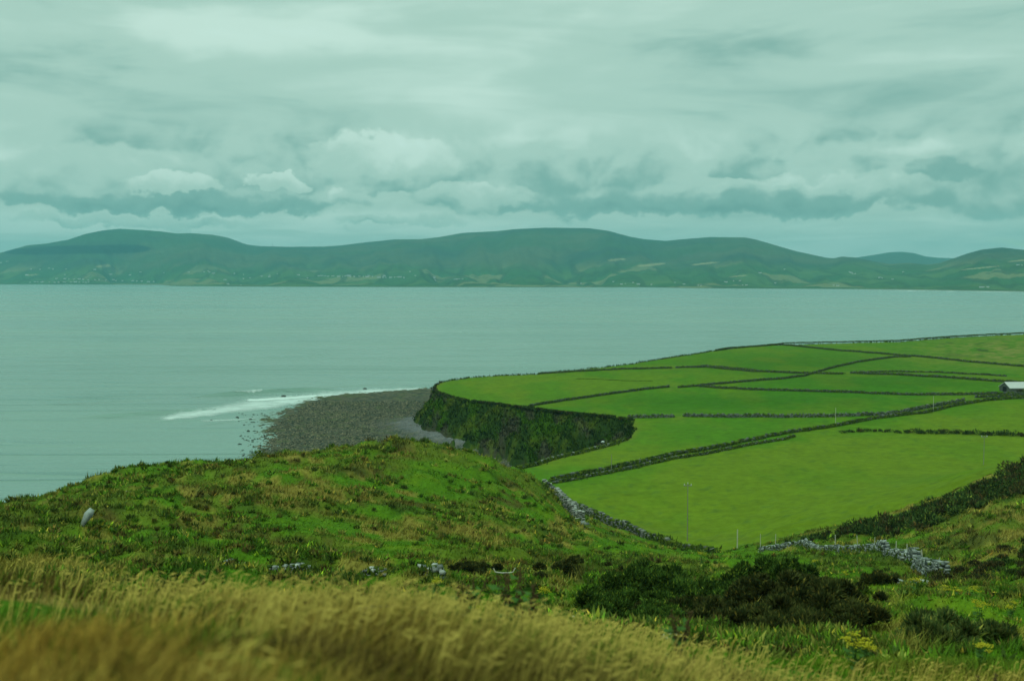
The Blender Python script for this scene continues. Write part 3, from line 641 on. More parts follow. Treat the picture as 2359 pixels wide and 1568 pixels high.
def wall(pxs, label, hh=1.2, wd=.9, st=.6, seed=1, green=.35, cols=((.035,.042,.034),(.11,.115,.10)), weeds=1.2, wc=(tuple(DARK * 1.5), tuple(OLIVE * .9)), ws=.5, path=None, name='stone_wall', cat='wall'):
    rg = np.random.default_rng(seed); path = path or [on_top(*p) for p in pxs]
    P = []
    for (x0, y0), (x1, y1) in zip(path[:-1], path[1:]):
        k = max(1, int(math.hypot(x1 - x0, y1 - y0) / 6)); P += [(lerp(x0, x1, i / k), lerp(y0, y1, i / k)) for i in range(k)]
    P.append(path[-1]); P = [(x + rg.normal(0, .25), y + rg.normal(0, .25)) for x, y in P]
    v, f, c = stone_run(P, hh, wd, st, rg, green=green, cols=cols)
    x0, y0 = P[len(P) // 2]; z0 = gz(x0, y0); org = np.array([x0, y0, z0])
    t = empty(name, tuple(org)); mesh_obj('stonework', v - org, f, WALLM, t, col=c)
    Ln = sum(math.hypot(b[0] - a[0], b[1] - a[1]) for a, b in zip(P[:-1], P[1:]))
    if weeds:
        v, f, c = tufts_on(P, int(Ln * weeds * 14), rg, hh, ws, wc[0], wc[1], wd * .75); g = mesh_obj('growth', v - org, f, LEAFM, t, col=c)
    tag(t, label, cat, 'walls dividing the fields'); return t
W = [
 ([(1241,861),(1330,856),(1440,851),(1548,848)], 'thin dark stone wall nearest the sea, left of its gateway gap'),
 ([(1556,848),(1628,846),(1673,851),(1735,856),(1803,859),(1870,861),(1944,862)], 'stone wall second from the sea, running right from the upper gateway gap'),
 ([(1590,846),(1628,843),(1673,847),(1740,853)], 'short second wall face just above the upper gateway'),
 ([(1958,860),(2062,864),(2156,869),(2250,876),(2332,881),(2370,883)], 'stone wall running right from the middle gap towards the barn roof'),
 ([(1965,858),(2062,856),(2156,858),(2230,862),(2320,867)], 'faint thin upper wall almost parallel above the wall to the barn'),
 ([(1561,893),(1609,889),(1700,881),(1803,873),(1850,867),(1880,859),(1968,836),(2020,828),(2062,823),(2097,822)], 'long slanting stone wall climbing right from the middle gateway to the ridge fields'),
 ([(1221,936),(1301,923),(1365,914),(1428,905),(1490,897),(1544,892)], 'stone wall slanting up from the cliff edge to the middle gateway gap'),
 ([(1609,891),(1668,895),(1740,898),(1803,900),(1968,905),(2109,910),(2250,909),(2358,908)], 'overgrown wall across the middle of the fields ending below the barn'),
 ([(1803,795),(1921,807),(2000,813),(2062,818),(2109,821)], 'upper ridge wall slanting down right to the junction of four walls'),
 ([(2109,821),(2203,831),(2280,838),(2358,845),(2420,850)], 'upper ridge wall slanting down right beyond the junction of four walls'),
 ([(1646,808),(1689,802),(1745,798),(1803,793)], 'left end of the wall along the sea cliff edge'),
 ([(1447,963),(1500,962),(1553,961)], 'short grey stone wall from the head of the cove to its gateway gap'),
 ([(1572,960),(1690,961),(1803,961),(1921,960),(2000,958),(2038,957)], 'long straight grey stone wall below the widest green field'),
 ([(2038,957),(2085,950),(2156,936),(2222,924)], 'grey wall on the upper side of the grassy lane to the barn'),
 ([(2245,916),(2300,914),(2358,912),(2420,910)], 'wall on the upper side of the lane just below the barn'),
]
for i, (p, lab) in enumerate(W):
    thin = 'faint' in lab or 'short second' in lab
    pale = 'grey' in lab
    wall(p, lab, hh=.5 if thin else (.95 if pale else .75), wd=.6, st=.45, seed=20 + i, green=.35 if pale else .5, cols=((.04,.048,.04),(.14,.145,.125)) if pale else ((.03,.038,.03),(.10,.105,.09)), weeds=.5 if pale else .8, ws=.32)
wall([(1803,791),(1890,789),(1979,787),(2071,785),(2132,780),(2203,775),(2280,771),(2358,768),(2440,765)], 'bushy dark wall along the sea cliff edge at the top of the fields', hh=.5, wd=.6, seed=50, green=.7, weeds=1.0, ws=.5, st=.5)
wall([(1268,1108),(1330,1097),(1400,1083),(1470,1067),(1548,1049),(1681,1025),(1803,1000),(1860,992),(1930,981),(2015,965),(2132,952),(2203,934),(2273,922),(2358,918),(2420,915)], 'long overgrown field bank running diagonally from the hillock up to the barn lane', hh=.7, wd=.8, seed=51, green=.75, weeds=1.3, ws=.45)
wall([(1275,1112),(1340,1103),(1400,1091),(1470,1076),(1548,1058),(1620,1046),(1681,1034),(1760,1020),(1830,1006)], 'pale lower stone face following the diagonal bank above the big near field', hh=.5, wd=.6, seed=52, green=.55, cols=((.04,.05,.04),(.15,.15,.13)), weeds=1.6, st=.5)
wall([(1183,1081),(1231,1070),(1290,1053),(1336,1042),(1406,1026),(1441,1012)], 'low broken stone wall along the near rim of the cove', hh=.35, seed=53, green=.65, cols=((.05,.06,.05),(.22,.22,.19)), weeds=1.6, st=.5, ws=.55)
wall([(1330,873),(1365,873),(1400,875),(1440,877),(1500,878)], 'faint sunken grassy ditch line across the pale seaward field', hh=.12, wd=.3, seed=54, green=1.0, weeds=.8, ws=.22, name='grassy_ditch', cat='ditch')

# nearer walls, paler lichen covered stone
def wp(*l): return [(pt(px, py, d)[0], d) for px, py, d in l]
PALE = ((.05,.058,.05),(.31,.31,.28))
wall(None, 'tall pale lichen covered stone wall coming over the shoulder of the hillock', hh=1.6, wd=.9, st=.25, seed=60, green=.08, cols=PALE, weeds=.25, ws=.35, path=wp((1256,1130,157),(1275,1140,158),(1300,1160,153),(1315,1175,148),(1325,1190,143),(1338,1203,139)))
wall(None, 'tumbled stones at the foot of the pale wall on the hillock', hh=.5, wd=1.2, st=.5, seed=61, green=.3, cols=PALE, weeds=1.0, ws=.4, path=wp((1328,1206,138),(1345,1212,135),(1372,1222,131)))
def wt(*l): return [on_top(*p) for p in l]
wall(None, 'dark stone wall bordering the big near field below the hillock', hh=1.35, wd=.8, st=.4, seed=62, green=.3, cols=((.03,.035,.03),(.20,.20,.18)), weeds=.8, ws=.5, path=wt((1312,1152),(1350,1168),(1400,1188),(1450,1206),(1500,1224),(1512,1230)))
wall(None, 'low brambly end of the dark wall at the near corner of the big field', hh=1.1, wd=1.2, st=.5, seed=63, green=.55, cols=((.03,.035,.03),(.18,.18,.15)), weeds=3, ws=.7, path=wt((1514,1232),(1560,1244),(1600,1252),(1645,1260)))
PRW = ((.04,.05,.045),(.30,.315,.29))
wall(None, 'long pale stone wall with fence posts snaking down right of the near field, far part', hh=.85, wd=.8, st=.24, seed=64, green=.15, cols=PRW, weeds=.6, ws=.4, path=wp((1752,1258,152),(1790,1256,150),(1840,1258,146),(1880,1258,138),(1920,1266,130),(1955,1274,124)))
wall(None, 'middle part of the pale stone wall with fence posts behind it', hh=.95, wd=.8, st=.24, seed=65, green=.15, cols=PRW, weeds=.6, ws=.4, path=wp((1958,1272,124),(2000,1270,119),(2040,1285,113),(2080,1298,107),(2090,1305,103)))
wall(None, 'near thick end of the pale stone wall where it stops in the grass', hh=1.3, wd=.9, st=.24, seed=66, green=.1, cols=PRW, weeds=.3, ws=.3, path=wp((2090,1320,99),(2120,1330,95),(2150,1338,91),(2176,1346,88)))
wall(None, 'leftmost low ruined run of pale stones at the foot of the hillock', hh=.36, wd=.6, st=.18, seed=67, green=.3, cols=PALE, weeds=3.5, ws=.28, path=wp((460,1312,50),(490,1304,52),(540,1298,54)))
wall(None, 'low ruined run of pale stones at the foot of the hillock, second from left', hh=.42, wd=.6, st=.18, seed=68, green=.3, cols=PALE, weeds=3, ws=.28, path=wp((602,1306,54),(640,1302,55),(680,1298,56),(708,1294,57)))
wall(None, 'short ruined row of pale stones below the middle of the hillock', hh=.3, wd=.6, st=.18, seed=69, green=.4, cols=PALE, weeds=4, ws=.28, path=wp((828,1312,52),(855,1312,52),(884,1314,52)))
wall(None, 'ruined stones with a dark hollow right of the hillock foot', hh=.34, wd=.7, st=.2, seed=70, green=.3, cols=PALE, weeds=3, ws=.3, path=wp((968,1322,50),(990,1324,50),(1014,1330,48)))
wall(None, 'low scattered pale stones in the right pasture, left group', hh=.35, wd=.6, st=.2, seed=71, green=.1, cols=PRW, weeds=1, ws=.3, path=wp((1985,1362,60),(2010,1364,60),(2025,1365,59)))
wall(None, 'low scattered pale stones in the right pasture, middle group', hh=.4, wd=.7, st=.2, seed=72, green=.1, cols=PRW, weeds=1, ws=.3, path=wp((2050,1362,60),(2075,1360,61),(2092,1360,61)))
wall(None, 'low scattered pale stones in the right pasture, group beside the dark heather', hh=.45, wd=.7, st=.2, seed=73, green=.1, cols=PRW, weeds=1, ws=.3, path=wp((2118,1356,63),(2140,1352,64)))

# ------------------------------------------------------------------ foliage clouds
M_gorse = tone_mat('gorse_leaf', .7, 2.0)
M_stem, g_, b_ = material('woody_stem', .9, .1); b_.inputs['Base Color'].default_value = (.06, .045, .03, 1)
def leaf_cloud(n, lobes, rg, c0, c1, size, zmin=0):
    """spiky leaf sprays spread through and over a group of lobes"""
    k = rg.choice(len(lobes), n, p=np.array([l[3] ** 2 for l in lobes]) / sum(l[3] ** 2 for l in lobes)); Lb = np.array(lobes)[k]
    d = rg.normal(size=(n, 3)); d /= np.linalg.norm(d, axis=1)[:, None]; d[:, 2] = np.abs(d[:, 2]) * 1.0 - .15
    rad = Lb[:, 3] * (.55 + .5 * rg.random(n) ** .45) * (1 + .25 * (fbm(d[:, 0] * 3 + k, d[:, 1] * 3 + d[:, 2] * 2, 2, 5) - .5) * 2)
    p = Lb[:, :3] + d * rad[:, None] * np.array([1, 1, .9]); p[:, 2] = np.maximum(p[:, 2], zmin)
    up = d * .7 + np.array([0, 0, .8]) + rg.normal(0, .4, (n, 3)); up /= np.linalg.norm(up, axis=1)[:, None]
    sd = np.cross(up, rg.normal(size=(n, 3))); sd /= np.linalg.norm(sd, axis=1)[:, None]
    h = size * rg.uniform(.6, 1.5, n)[:, None]; w = h * .22
    v = np.stack([p - sd * w, p + sd * w, p + up * h], 1); c = lerp(np.array(c0), np.array(c1), (rg.random(n) ** 1.5)[:, None]); c = np.where((rg.random(n) < .07)[:, None], c * np.array([3.2, 2.3, 1.6]), c); c = c * (1 + .5 * (fbm(p[:, 0] * .8, p[:, 1] * .8, 2, 8) > .55))[:, None]; c = c * (.40 + 1.4 * fbm(p[:, 0] * 1.9, p[:, 1] * 1.9 + p[:, 2] * 1.5, 3, 3))[:, None]
    return v.reshape(-1, 3), np.arange(3 * n).reshape(-1, 3), np.repeat(c, 3, 0)
def bush(px, py, d, w, h, label, seed, n=13000, c0=(.012, .028, .005), c1=(.055, .085, .014), name='gorse_bush', cat='bush', size=.13, group='gorse bushes beyond the verge'):
    w *= 1.35; h *= 1.08; rg = np.random.default_rng(seed); x, y, _ = pt(px, py, d); z = gz(x, y); t = empty(name, (x, y, z - .05)); lobes = []
    for i in range(22):
        a = rg.uniform(0, 6.28); q = rg.uniform(0, .95) * w / 2; r = rg.uniform(.10, .30) * min(w, h * 1.3) * (1.2 if i < 4 else .9); lobes.append((math.cos(a) * q * 1.1, math.sin(a) * q * .8, max(r * .4, rg.uniform(.15, 1) * (h - r) * (1 - .5 * (q / (w / 2)) ** 2)), r))
    v, f, c = leaf_cloud(n, lobes, rg, c0, c1, size); mesh_obj('foliage', v, f, M_gorse, t, col=c)
    bl_v, bl_f = [], []
    for i in range(7):
        l = lobes[i]; b = len(bl_v); r0 = .035
        for (qx, qy, qz, rr0) in ((l[0] * .2, l[1] * .2, 0, r0), (l[0] * .7, l[1] * .7, l[2] * .6, r0 * .7), (l[0], l[1], l[2] + l[3] * .6, r0 * .3)):
            bl_v += [(qx + rr0, qy, qz), (qx, qy + rr0, qz), (qx - rr0, qy, qz), (qx, qy - rr0, qz)]
        for s in (0, 4):
            for e in range(4): bl_f.append((b + s + e, b + s + (e + 1) % 4, b + s + 4 + (e + 1) % 4, b + s + 4 + e))
    poly_obj('stem', bl_v, bl_f, M_stem, t); tag(t, label, cat, group); return t
RED0, RED1 = (.014, .022, .006), (.056, .056, .015)
BUSHES = [
 (1490,1345,47,3.6,1.9,'dark gorse bush at the far left of the clump, tallest point rounded',80,0),(1570,1368,43,3.0,1.5,'dense green gorse bush in the back middle of the clump',81,0),(1770,1368,44,2.6,1.7,'peaked dark gorse bush at the back right of the clump',82,0),
 (1690,1360,46,2.6,1.2,'low dark gorse bush between the two tall back bushes',83,1),(1390,1400,34,2.4,1.1,'small leafy green gorse bush at the front left of the clump',84,0),(1480,1425,31,2.2,.9,'low green gorse bush right of the small front left one',85,0),
 (1600,1425,31,2.8,1.1,'reddish brown heather bush in the front middle of the clump',86,1),(1720,1440,29,2.8,1.1,'wide reddish heather bush in front of the dead tuft',87,1),(1830,1415,33,2.6,1.2,'dark brown heather bush right of centre in the clump',88,1),
 (1920,1440,29,2.3,1.0,'dark heather bush at the right end of the clump',89,1),(1850,1475,24,2.0,.8,'nearest dark heather bush touching the dry grass',90,1),(1890,1372,45,2.4,.9,'brown heather hummock at the back right of the clump',91,1),
 (1330,1318,56,3.2,1.0,'brown heather bush above the bright green strip, left of the gorse',92,1),(1420,1322,55,2.6,1.0,'dark green bush above the bright strip, beside the gorse',93,0),(1100,1300,60,2.6,.8,'dark rushy bush right of the ruined stones',94,1),
 (2180,1480,20,1.5,.75,'single rounded rush tussock in the green at lower right',95,2),(1655,1400,37,2.6,1.2,'green gorse bush in the heart of the clump',96,0),(2030,1372,56,1.5,.8,'small round dark bush left of the scattered pale stones',97,1),
 (1540,1395,36,2.4,1.0,'mixed gorse bush between the back and front rows at left',98,0),(1640,1470,25,1.8,.7,'low dark bush just behind the dry grass, left of the red brown one',101,1),(1760,1482,22.5,1.6,.6,'low spreading bush directly behind the dry grass tips, centre right',102,1),(1955,1468,25,1.6,.7,'dark bush beside the largest yellow ragwort',103,1),(1560,1452,27,1.8,.7,'low green bush behind the dry grass, left part of the clump',104,0),(1700,1395,38,2.6,1.3,'tall ragged gorse bush in the very middle of the clump',105,0),(1440,1392,36,2.2,1.0,'leafy gorse bush second from the left edge of the clump',106,0),
 (1780,1405,36,2.4,1.1,'rusty heather bush behind the centre right of the clump',99,1)]
for (px, py, d, w, h, lab, sd0, kd) in BUSHES:
    if kd == 0: bush(px, py, d, w, h, lab, sd0, c1=(.055, .095, .014))
    elif kd == 1: bush(px, py, d, w, h, lab, sd0, c0=RED0, c1=RED1, name='heather_bush', n=11000)
    else: bush(px, py, d, w, h, lab, sd0, c0=(.02, .04, .01), c1=(.09, .10, .025), name='rush_tussock', size=.16)

# hedges and scrub: continuous growth (helper first)
def scrub(name, spots, label, rg, cat, n_per=260, c0=(.010,.022,.006), c1=(.055,.085,.018), size=.35, kind=None, brown=.4):
    vs, fs, cs = [], [], []; off = 0; org = np.array([spots[0][0], spots[0][1], gz(spots[0][0], spots[0][1])])
    for (x, y, r) in spots:
        z = gz(x, y); lb = [(x + rg.normal(0, r * .5), y + rg.normal(0, r * .5), z + rg.uniform(0, .4) * r, r * rg.uniform(.6, 1)) for _ in range(3)]
        b = rg.random() < brown
        v, f, c = leaf_cloud(n_per, lb, rg, RED0 if b else c0, (.055,.04,.016) if b else c1, size, zmin=-9); vs.append(v - org); fs.append(f + off); cs.append(c); off += len(v)
    o = mesh_obj(name, np.concatenate(vs), np.concatenate(fs), M_gorse, col=np.concatenate(cs)); o.location = tuple(org); return tag(o, label, cat, kind=kind)
rg = np.random.default_rng(5)
def along(pts, stp, jit, r0, r1):
    P = np.array(pts); L = np.hypot(*np.diff(P, axis=0).T); s = np.concatenate([[0], np.cumsum(L)]); q = np.arange(0, s[-1], stp)
    return [(float(np.interp(a, s, P[:, 0])) + rg.normal(0, jit), float(np.interp(a, s, P[:, 1])) + rg.normal(0, jit), rg.uniform(r0, r1)) for a in q]
scrub('hedge', along(wt((1942,996),(2003,993),(2058,995)), 1.3, .3, .5, .9), 'left low part of the dark hedge on the right edge of the big field', rg, 'hedge', 120)
scrub('hedge', along(wt((2072,996),(2092,997)), 1.0, .3, .6, 1.0), 'small separate dark bush in the gap of the hedge', rg, 'hedge', 160)
scrub('hedge', along(wt((2100,997),(2180,998),(2245,1000)), 1.1, .35, .8, 1.3), 'tall middle part of the dark hedge on the right edge of the big field', rg, 'hedge', 180)
scrub('hedge', along(wt((2256,1001),(2310,1002),(2358,1005),(2440,1008)), 1.1, .35, .8, 1.3), 'right part of the dark hedge reaching the picture edge behind a pole', rg, 'hedge', 180)
sp = []
rs = np.random.default_rng(8)
for i in range(520):
    u = rs.random(); px = lerp(1955, 2480, u); top = np.interp(px, [1955,2000,2100,2200,2280,2358,2480], [1232,1212,1170,1140,1105,1062,1000]); bot = np.interp(px, [1955,2000,2100,2200,2280,2358,2480], [1245,1240,1232,1205,1175,1140,1100])
    v_ = rs.random(); py = lerp(top + 6, bot, v_); d = lerp(np.interp(px, [1955,2100,2230,2358,2480], [152,156,161,171,178]), np.interp(px, [1955,2100,2230,2358,2480], [146,132,132,136,140]), v_)
    x = float(ray(px, py)[0]) * d; sp.append((x, d, rs.uniform(.4, 1.3) * (1.5 if rs.random() < .15 else .9)))
scrub('gorse_scrub', sp, 'dark mass of gorse and bracken covering the slope above the right field edge', rg, 'scrub', 170, kind='stuff', size=.38, brown=.35)
sp = []
for i in range(120):
    px = rs.uniform(2090, 2420); py = rs.uniform(1300, 1365); d = lerp(92, 62, (py - 1300) / 65) ; 
    if px < 2140 and py < 1335: continue
    sp.append((float(ray(px, py)[0]) * d, d, rs.uniform(.3, .6)))
scrub('heather_patch', sp, 'dark brown heather patch on the slope right of the stone wall end', rg, 'heather', 220, kind='stuff', size=.2, brown=.75)
sp = [(float(ray(px, py)[0]) * d, d, rs.uniform(.3, .55)) for px, py, d in [(rs.uniform(1800, 2100), rs.uniform(1240, 1256), rs.uniform(148, 158)) for _ in range(60)]]
scrub('bramble_patch', sp, 'low dark brambles behind the pale stone wall at the field corner', rg, 'brambles', 120, kind='stuff', size=.3, brown=.3)
sp = []
for i in range(300):
    px = rs.uniform(1000, 1460); v_ = rs.random()
    x0, y0 = on_top(px, float(np.interp(px, [1000,1065,1200,1290,1400,1447], [902,922,938,950,961,967]))); sp.append((x0 + rs.normal(0, .5), y0 - rs.uniform(0, 1.5), rs.uniform(.3, .7)))
scrub('cliff_top_growth', sp, 'shaggy dark growth hanging over the rim of the cliff', rg, 'scrub', 60, kind='stuff', size=.5, brown=.3)

rk2 = np.random.default_rng(91); m_ = 17000
r_ = np.exp(rk2.uniform(math.log(17), math.log(185), m_)); t_ = rk2.uniform(-.5, .5, m_); xx = r_ * np.sin(t_); yy = r_ * np.cos(t_)
ok = ~inside(xx, yy, FPOLY) & inside(xx, yy, POLY); xx, yy, r_ = xx[ok], yy[ok], r_[ok]; zz = gzs(xx, yy); px_, py_ = proj(xx, yy, zz)
gm = sum(gs(px_, py_, *q) for q in GREENS); dm = sum(gs(px_, py_, *q) for q in DARKS)
ok = rk2.random(len(xx)) < np.clip(ss(.40, .62, fbm(xx / 5, yy / 5, 3, 601) + .12 * dm - .16 * gm) + .06, 0, .9); xx, yy, zz, r_ = xx[ok], yy[ok], zz[ok], r_[ok]
vs, fs, cs = [], [], []; off = 0
PALS = [((.026,.046,.008),(.080,.110,.018)), ((.040,.038,.010),(.135,.100,.024)), ((.066,.090,.014),(.190,.180,.034)), ((.036,.078,.008),(.090,.160,.012))]
for i in range(len(xx)):
    rd_ = (.10 + .42 * rk2.random() ** 1.8) * (.6 + .004 * r_[i]) * (1.3 if rk2.random() < .15 else 1); kq = rk2.choice(4, p=[.20, .13, .32, .35])
    lb = [(xx[i] + rk2.normal(0, rd_ * .7), yy[i] + rk2.normal(0, rd_ * .5), zz[i] - .1 * rd_, rd_ * rk2.uniform(.5, 1)) for _ in range(3)]
    v, f, c = leaf_cloud(46, lb, rk2, PALS[kq][0], PALS[kq][1], .13 + .0016 * r_[i], zmin=-9); vs.append(v); fs.append(f + off); cs.append(c); off += len(v)
tag(mesh_obj('tussock_clumps', np.concatenate(vs), np.concatenate(fs), M_gorse, col=np.concatenate(cs)), 'small dark tussocks and heather clumps dotted over the rough hillside', 'tussocks', kind='stuff')
rgc = np.random.default_rng(77); n = 34000; i_ = rgc.integers(0, len(v2_cl), n); P_ = v2_cl[i_] + rgc.normal(0, .35, (n, 3)) * np.array([1, 1, .3])
hh_ = rgc.uniform(.35, 1.1, n); a_ = rgc.uniform(0, 6.28, n); w_ = hh_ * .3; cg_ = c2_cl[i_] * rgc.uniform(.5, 1.7, (n, 1))
vv_ = np.stack([P_ - np.stack([np.cos(a_) * w_, np.sin(a_) * w_, 0 * w_], 1), P_ + np.stack([np.cos(a_) * w_, np.sin(a_) * w_, 0 * w_], 1), P_ + np.stack([rgc.normal(0, .3, n) * hh_, rgc.normal(-.3, .3, n) * hh_, hh_], 1)], 1)
tag(mesh_obj('cliff_growth', vv_.reshape(-1, 3), np.arange(3 * n).reshape(-1, 3), M_gorse, col=np.repeat(cg_, 3, 0)), 'tufts of grass and fern clinging to the dark cliff face', 'scrub', kind='stuff')
# ------------------------------------------------------------------ barn
x, y = on_top(2297, 903); z = gz(x, y); t = empty('barn', (x + 13.0, y + 2.2, z - .2), math.radians(5))
v, f, rv, rf = gable(20, 7, 1.7, 1.7, .2); poly_obj('wall', v, f, M_darkwall, t); poly_obj('roof', rv, rf, M_tin, t)
wv, wf = boxes([(-10.08, -1.2, .1, -10.004, 1.2, 2.0)]); poly_obj('doorway_shade', wv, wf, M_dark, t)  # dark slab on the gable, the doorway's shade put into its colour
tag(t, 'low barn with pale tin roof and dark gable at the right picture edge', 'barn')
bx_, by_ = x, y
rg2 = np.random.default_rng(12)
scrub('bramble_thicket', [(x + 6 + i * .9 + rg2.normal(0, .4), y - 4.2 + .06 * i + rg2.normal(0, .4), rg2.uniform(.8, 1.4)) for i in range(26)], 'brown brambles growing up against the long side of the barn', rg2, 'brambles', 150, size=.4, brown=.7)

# ------------------------------------------------------------------ poles
M_wood, g_, b_ = material('weathered_pole', .85, .1); g_.put(b_.inputs['Base Color'], g_.mix(g_.noise(geo_pos(g_), 4, 4), (.10, .10, .085), (.24, .22, .18)))
M_palewood, g_, b_ = material('pale_post', .85, .1); g_.put(b_.inputs['Base Color'], g_.mix(g_.noise(geo_pos(g_), 8, 4), (.28, .27, .21), (.46, .44, .36)))
M_cer = material('white_insulator', .3, .5)[0]; M_cer.node_tree.nodes['Principled BSDF'].inputs['Base Color'].default_value = (.38, .40, .40, 1)
def cyl(r0, r1, h, n=8, z0=0):
    v = [(r * math.cos(2 * math.pi * i / n), r * math.sin(2 * math.pi * i / n), z) for r, z in ((r0, z0), (r1, z0 + h)) for i in range(n)]
    f = [(i, (i + 1) % n, n + (i + 1) % n, n + i) for i in range(n)] + [tuple(range(n, 2 * n))]; return v, f
def pole(px, py_base, py_top, label, arm=True, ins=2, r=.085, mat=None):
    x, y = on_top(px, py_base) ; z = gz(x, y); _, b = ray(px, py_top); h = CAMZ + float(b) * y - z
    t = empty('utility_pole', (x, y, z)); v, f = cyl(r, r * .7, h + .2, 8, -.2)
    poly_obj('pole', v, f, mat or M_wood, t)
    if arm:
        v, f = boxes([(-.7, -.06, h - .35, .7, .06, h - .22)]); poly_obj('crossarm', v, f, mat or M_wood, t)
        for dx in ((-.6, 0, .6) if ins == 3 else (-.6, .6)):
            v, f = cyl(.09, .05, .28, 8, h - .215 if dx else h + .003); v = [(a + dx, b2, c) for a, b2, c in v]; poly_obj('insulator', v, f, M_cer, t)
    tag(t, label, 'pole', 'poles standing in the fields'); return t
pole(1583, 1213, 1114, 'tall slim dark pole with a small crossarm standing alone in the big near field', ins=3)
pole(2265, 1070, 1003, 'pole with white insulators in front of the hedge at right', ins=2, r=.08)
pole(1408, 1085, 1046, 'short dark pole beside the diagonal bank, left of the big field', arm=False)
pole(1924, 976, 939, 'thin pale pole standing by the middle wall and the diagonal bank', arm=False, mat=M_palewood, r=.09)
pole(2149, 948, 912, 'faint thin pole beside the lane to the barn', arm=False, mat=M_palewood, r=.07)
def post(px, py_top, py_base, d, label, lean=0, r=.07, grp='fence posts behind the pale stone wall'):
    x, y, _ = pt(px, py_base, d); z = gz(x, y); _, b = ray(px, py_top); h = max(1.25, 1.05 * (CAMZ + float(b) * y - z)); t = cyl(r, r * .85, h, 7)
    o = poly_obj('fence_post', *t, M_palewood); o.location = (x, y, z); o.rotation_euler = (0, lean, 0); tag(o, label, 'post', grp)
PO = [(1751,1231,1250,153,'faint short fence post at the left end of the pale stone wall',0,.05),(1786,1231,1250,151,'second fence post from the left end of the pale wall',0,.05),(1923,1233,1262,134,'upright post where the brambles meet the pale wall',0,.06),
      (1976,1234,1266,126,'post leaning left behind the middle of the pale wall',-.1,.05),(2014,1238,1272,119,'thin grey post behind the highest stones of the middle wall',0,.04),(2063,1247,1290,111,'post just left of the pair of leaning posts',0,.05),
      (2089,1254,1298,106,'straight slim post left of the thick leaning post',-.04,.055),(2124,1265,1312,99,'thickest pale post leaning left behind the wall end',-.12,.08),(2163,1285,1330,92,'last thin post near the right end of the pale wall',0,.035),
      (1698,1221,1249,172,'bright white post standing alone at the near edge of the big field',0,.10)]
for q in PO: post(*q[:5], lean=q[5], r=q[6])

# ------------------------------------------------------------------ hillock stones, branch
x, y, _ = pt(190, 1226, 62); z = gz(x, y)
sl_ = [(-.10,-.06,-.3),(-.02,-.08,-.3),(-.02,.06,-.3),(-.10,.05,-.3),(-.02,-.12,.22),(.20,-.15,.12),(.22,.08,.15),(.0,.1,.25),(.20,-.16,.78),(.58,-.12,.50),(.56,.1,.52),(.22,.06,.80),(.46,-.06,1.05),(.74,-.10,.86),(.70,.04,.88),(.48,.02,1.02)]
sf_ = [(a + i, a + (i + 1) % 4, a + 4 + (i + 1) % 4, a + 4 + i) for a in (0, 4, 8) for i in range(4)] + [(12, 13, 14, 15)]
o = mesh_obj('standing_stone', sl_, sf_, M_stone, col=np.tile(np.array((.27, .29, .27)), (16, 1)) * (.7 + .6 * np.random.default_rng(3).random((16, 1)))); o.location = (x, y, z); tag(o, 'pale slanting slab of rock sticking out of the left flank of the hillock', 'rock')
x, y, _ = pt(295, 1133, 96); o = rock_mesh('boulder', 72, .55, .4, .35, (.28, .24, .20)); o.location = (x, y, gz(x, y) + .12); tag(o, 'small brownish rock high on the left shoulder of the hillock', 'rock')
x, y = on_top(1388, 1019); o = rock_mesh('boulder', 73, .6, .4, .5, (.50, .52, .50)); o.location = (x, y, gz(x, y) + .2); tag(o, 'bright white rock lying on the rim of the cove', 'rock')
for (px, py, d, sz_, lab, sd0) in [(1682,1345,44,.5,'pale flat stone showing among the gorse tops',74),(1540,1460,19,.35,'pale stone half hidden in dry grass below the gorse',75),(1310,1428,22,.4,'pale stone at the left foot of the gorse clump',76)]:
    x, y, _ = pt(px, py, d); o = rock_mesh('boulder', sd0, sz_, sz_ * .6, sz_ * .5, (.33, .31, .22)); o.location = (x, y, gz(x, y) + .2); tag(o, lab, 'rock')
def tube(pts, r0, r1, n=6):
    P = np.array(pts, float); v, f = [], []
    for i, p in enumerate(P):
        d = P[min(i + 1, len(P) - 1)] - P[max(i - 1, 0)]; d /= np.linalg.norm(d) + 1e-9; a = np.cross(d, (0, 0.1, 1)); a /= np.linalg.norm(a) + 1e-9; b = np.cross(d, a); r = lerp(r0, r1, i / (len(P) - 1))
        v += [tuple(p + r * (math.cos(2 * math.pi * k / n) * a + math.sin(2 * math.pi * k / n) * b)) for k in range(n)]
    for i in range(len(P) - 1):
        for k in range(n): f.append((i * n + k, i * n + (k + 1) % n, (i + 1) * n + (k + 1) % n, (i + 1) * n + k))
    return v, f
x, y, _ = pt(1160, 1306, 58); z = gz(x, y) + .35
v, f = tube([(-.55, 0, .25), (-.45, 0, .05), (-.1, 0, 0), (.3, .05, 0), (.5, 0, .05), (.62, 0, .28)], .04, .03); o = poly_obj('fallen_branch', v, f, M_palewood); o.location = (x, y, z); tag(o, 'bleached forked branch lying on dark heather right of the ruined stones', 'branch')
p0 = []
for t_ in np.linspace(0, 1, 14):
    px = lerp(825, 1112, t_); py = np.interp(t_, [0, .2, .4, .7, 1], [1402, 1394, 1396, 1408, 1424]); d = 7.2; p0.append(pt(px, py, d + .6 * t_))
p0 = np.array(p0); org = p0[0].copy(); v, f = tube(p0 - org, .006, .003); o = poly_obj('dead_bramble', v, f, M_wood); o.location = tuple(org); tag(o, 'long arching pale dead stem bending over the dry grass', 'stem')

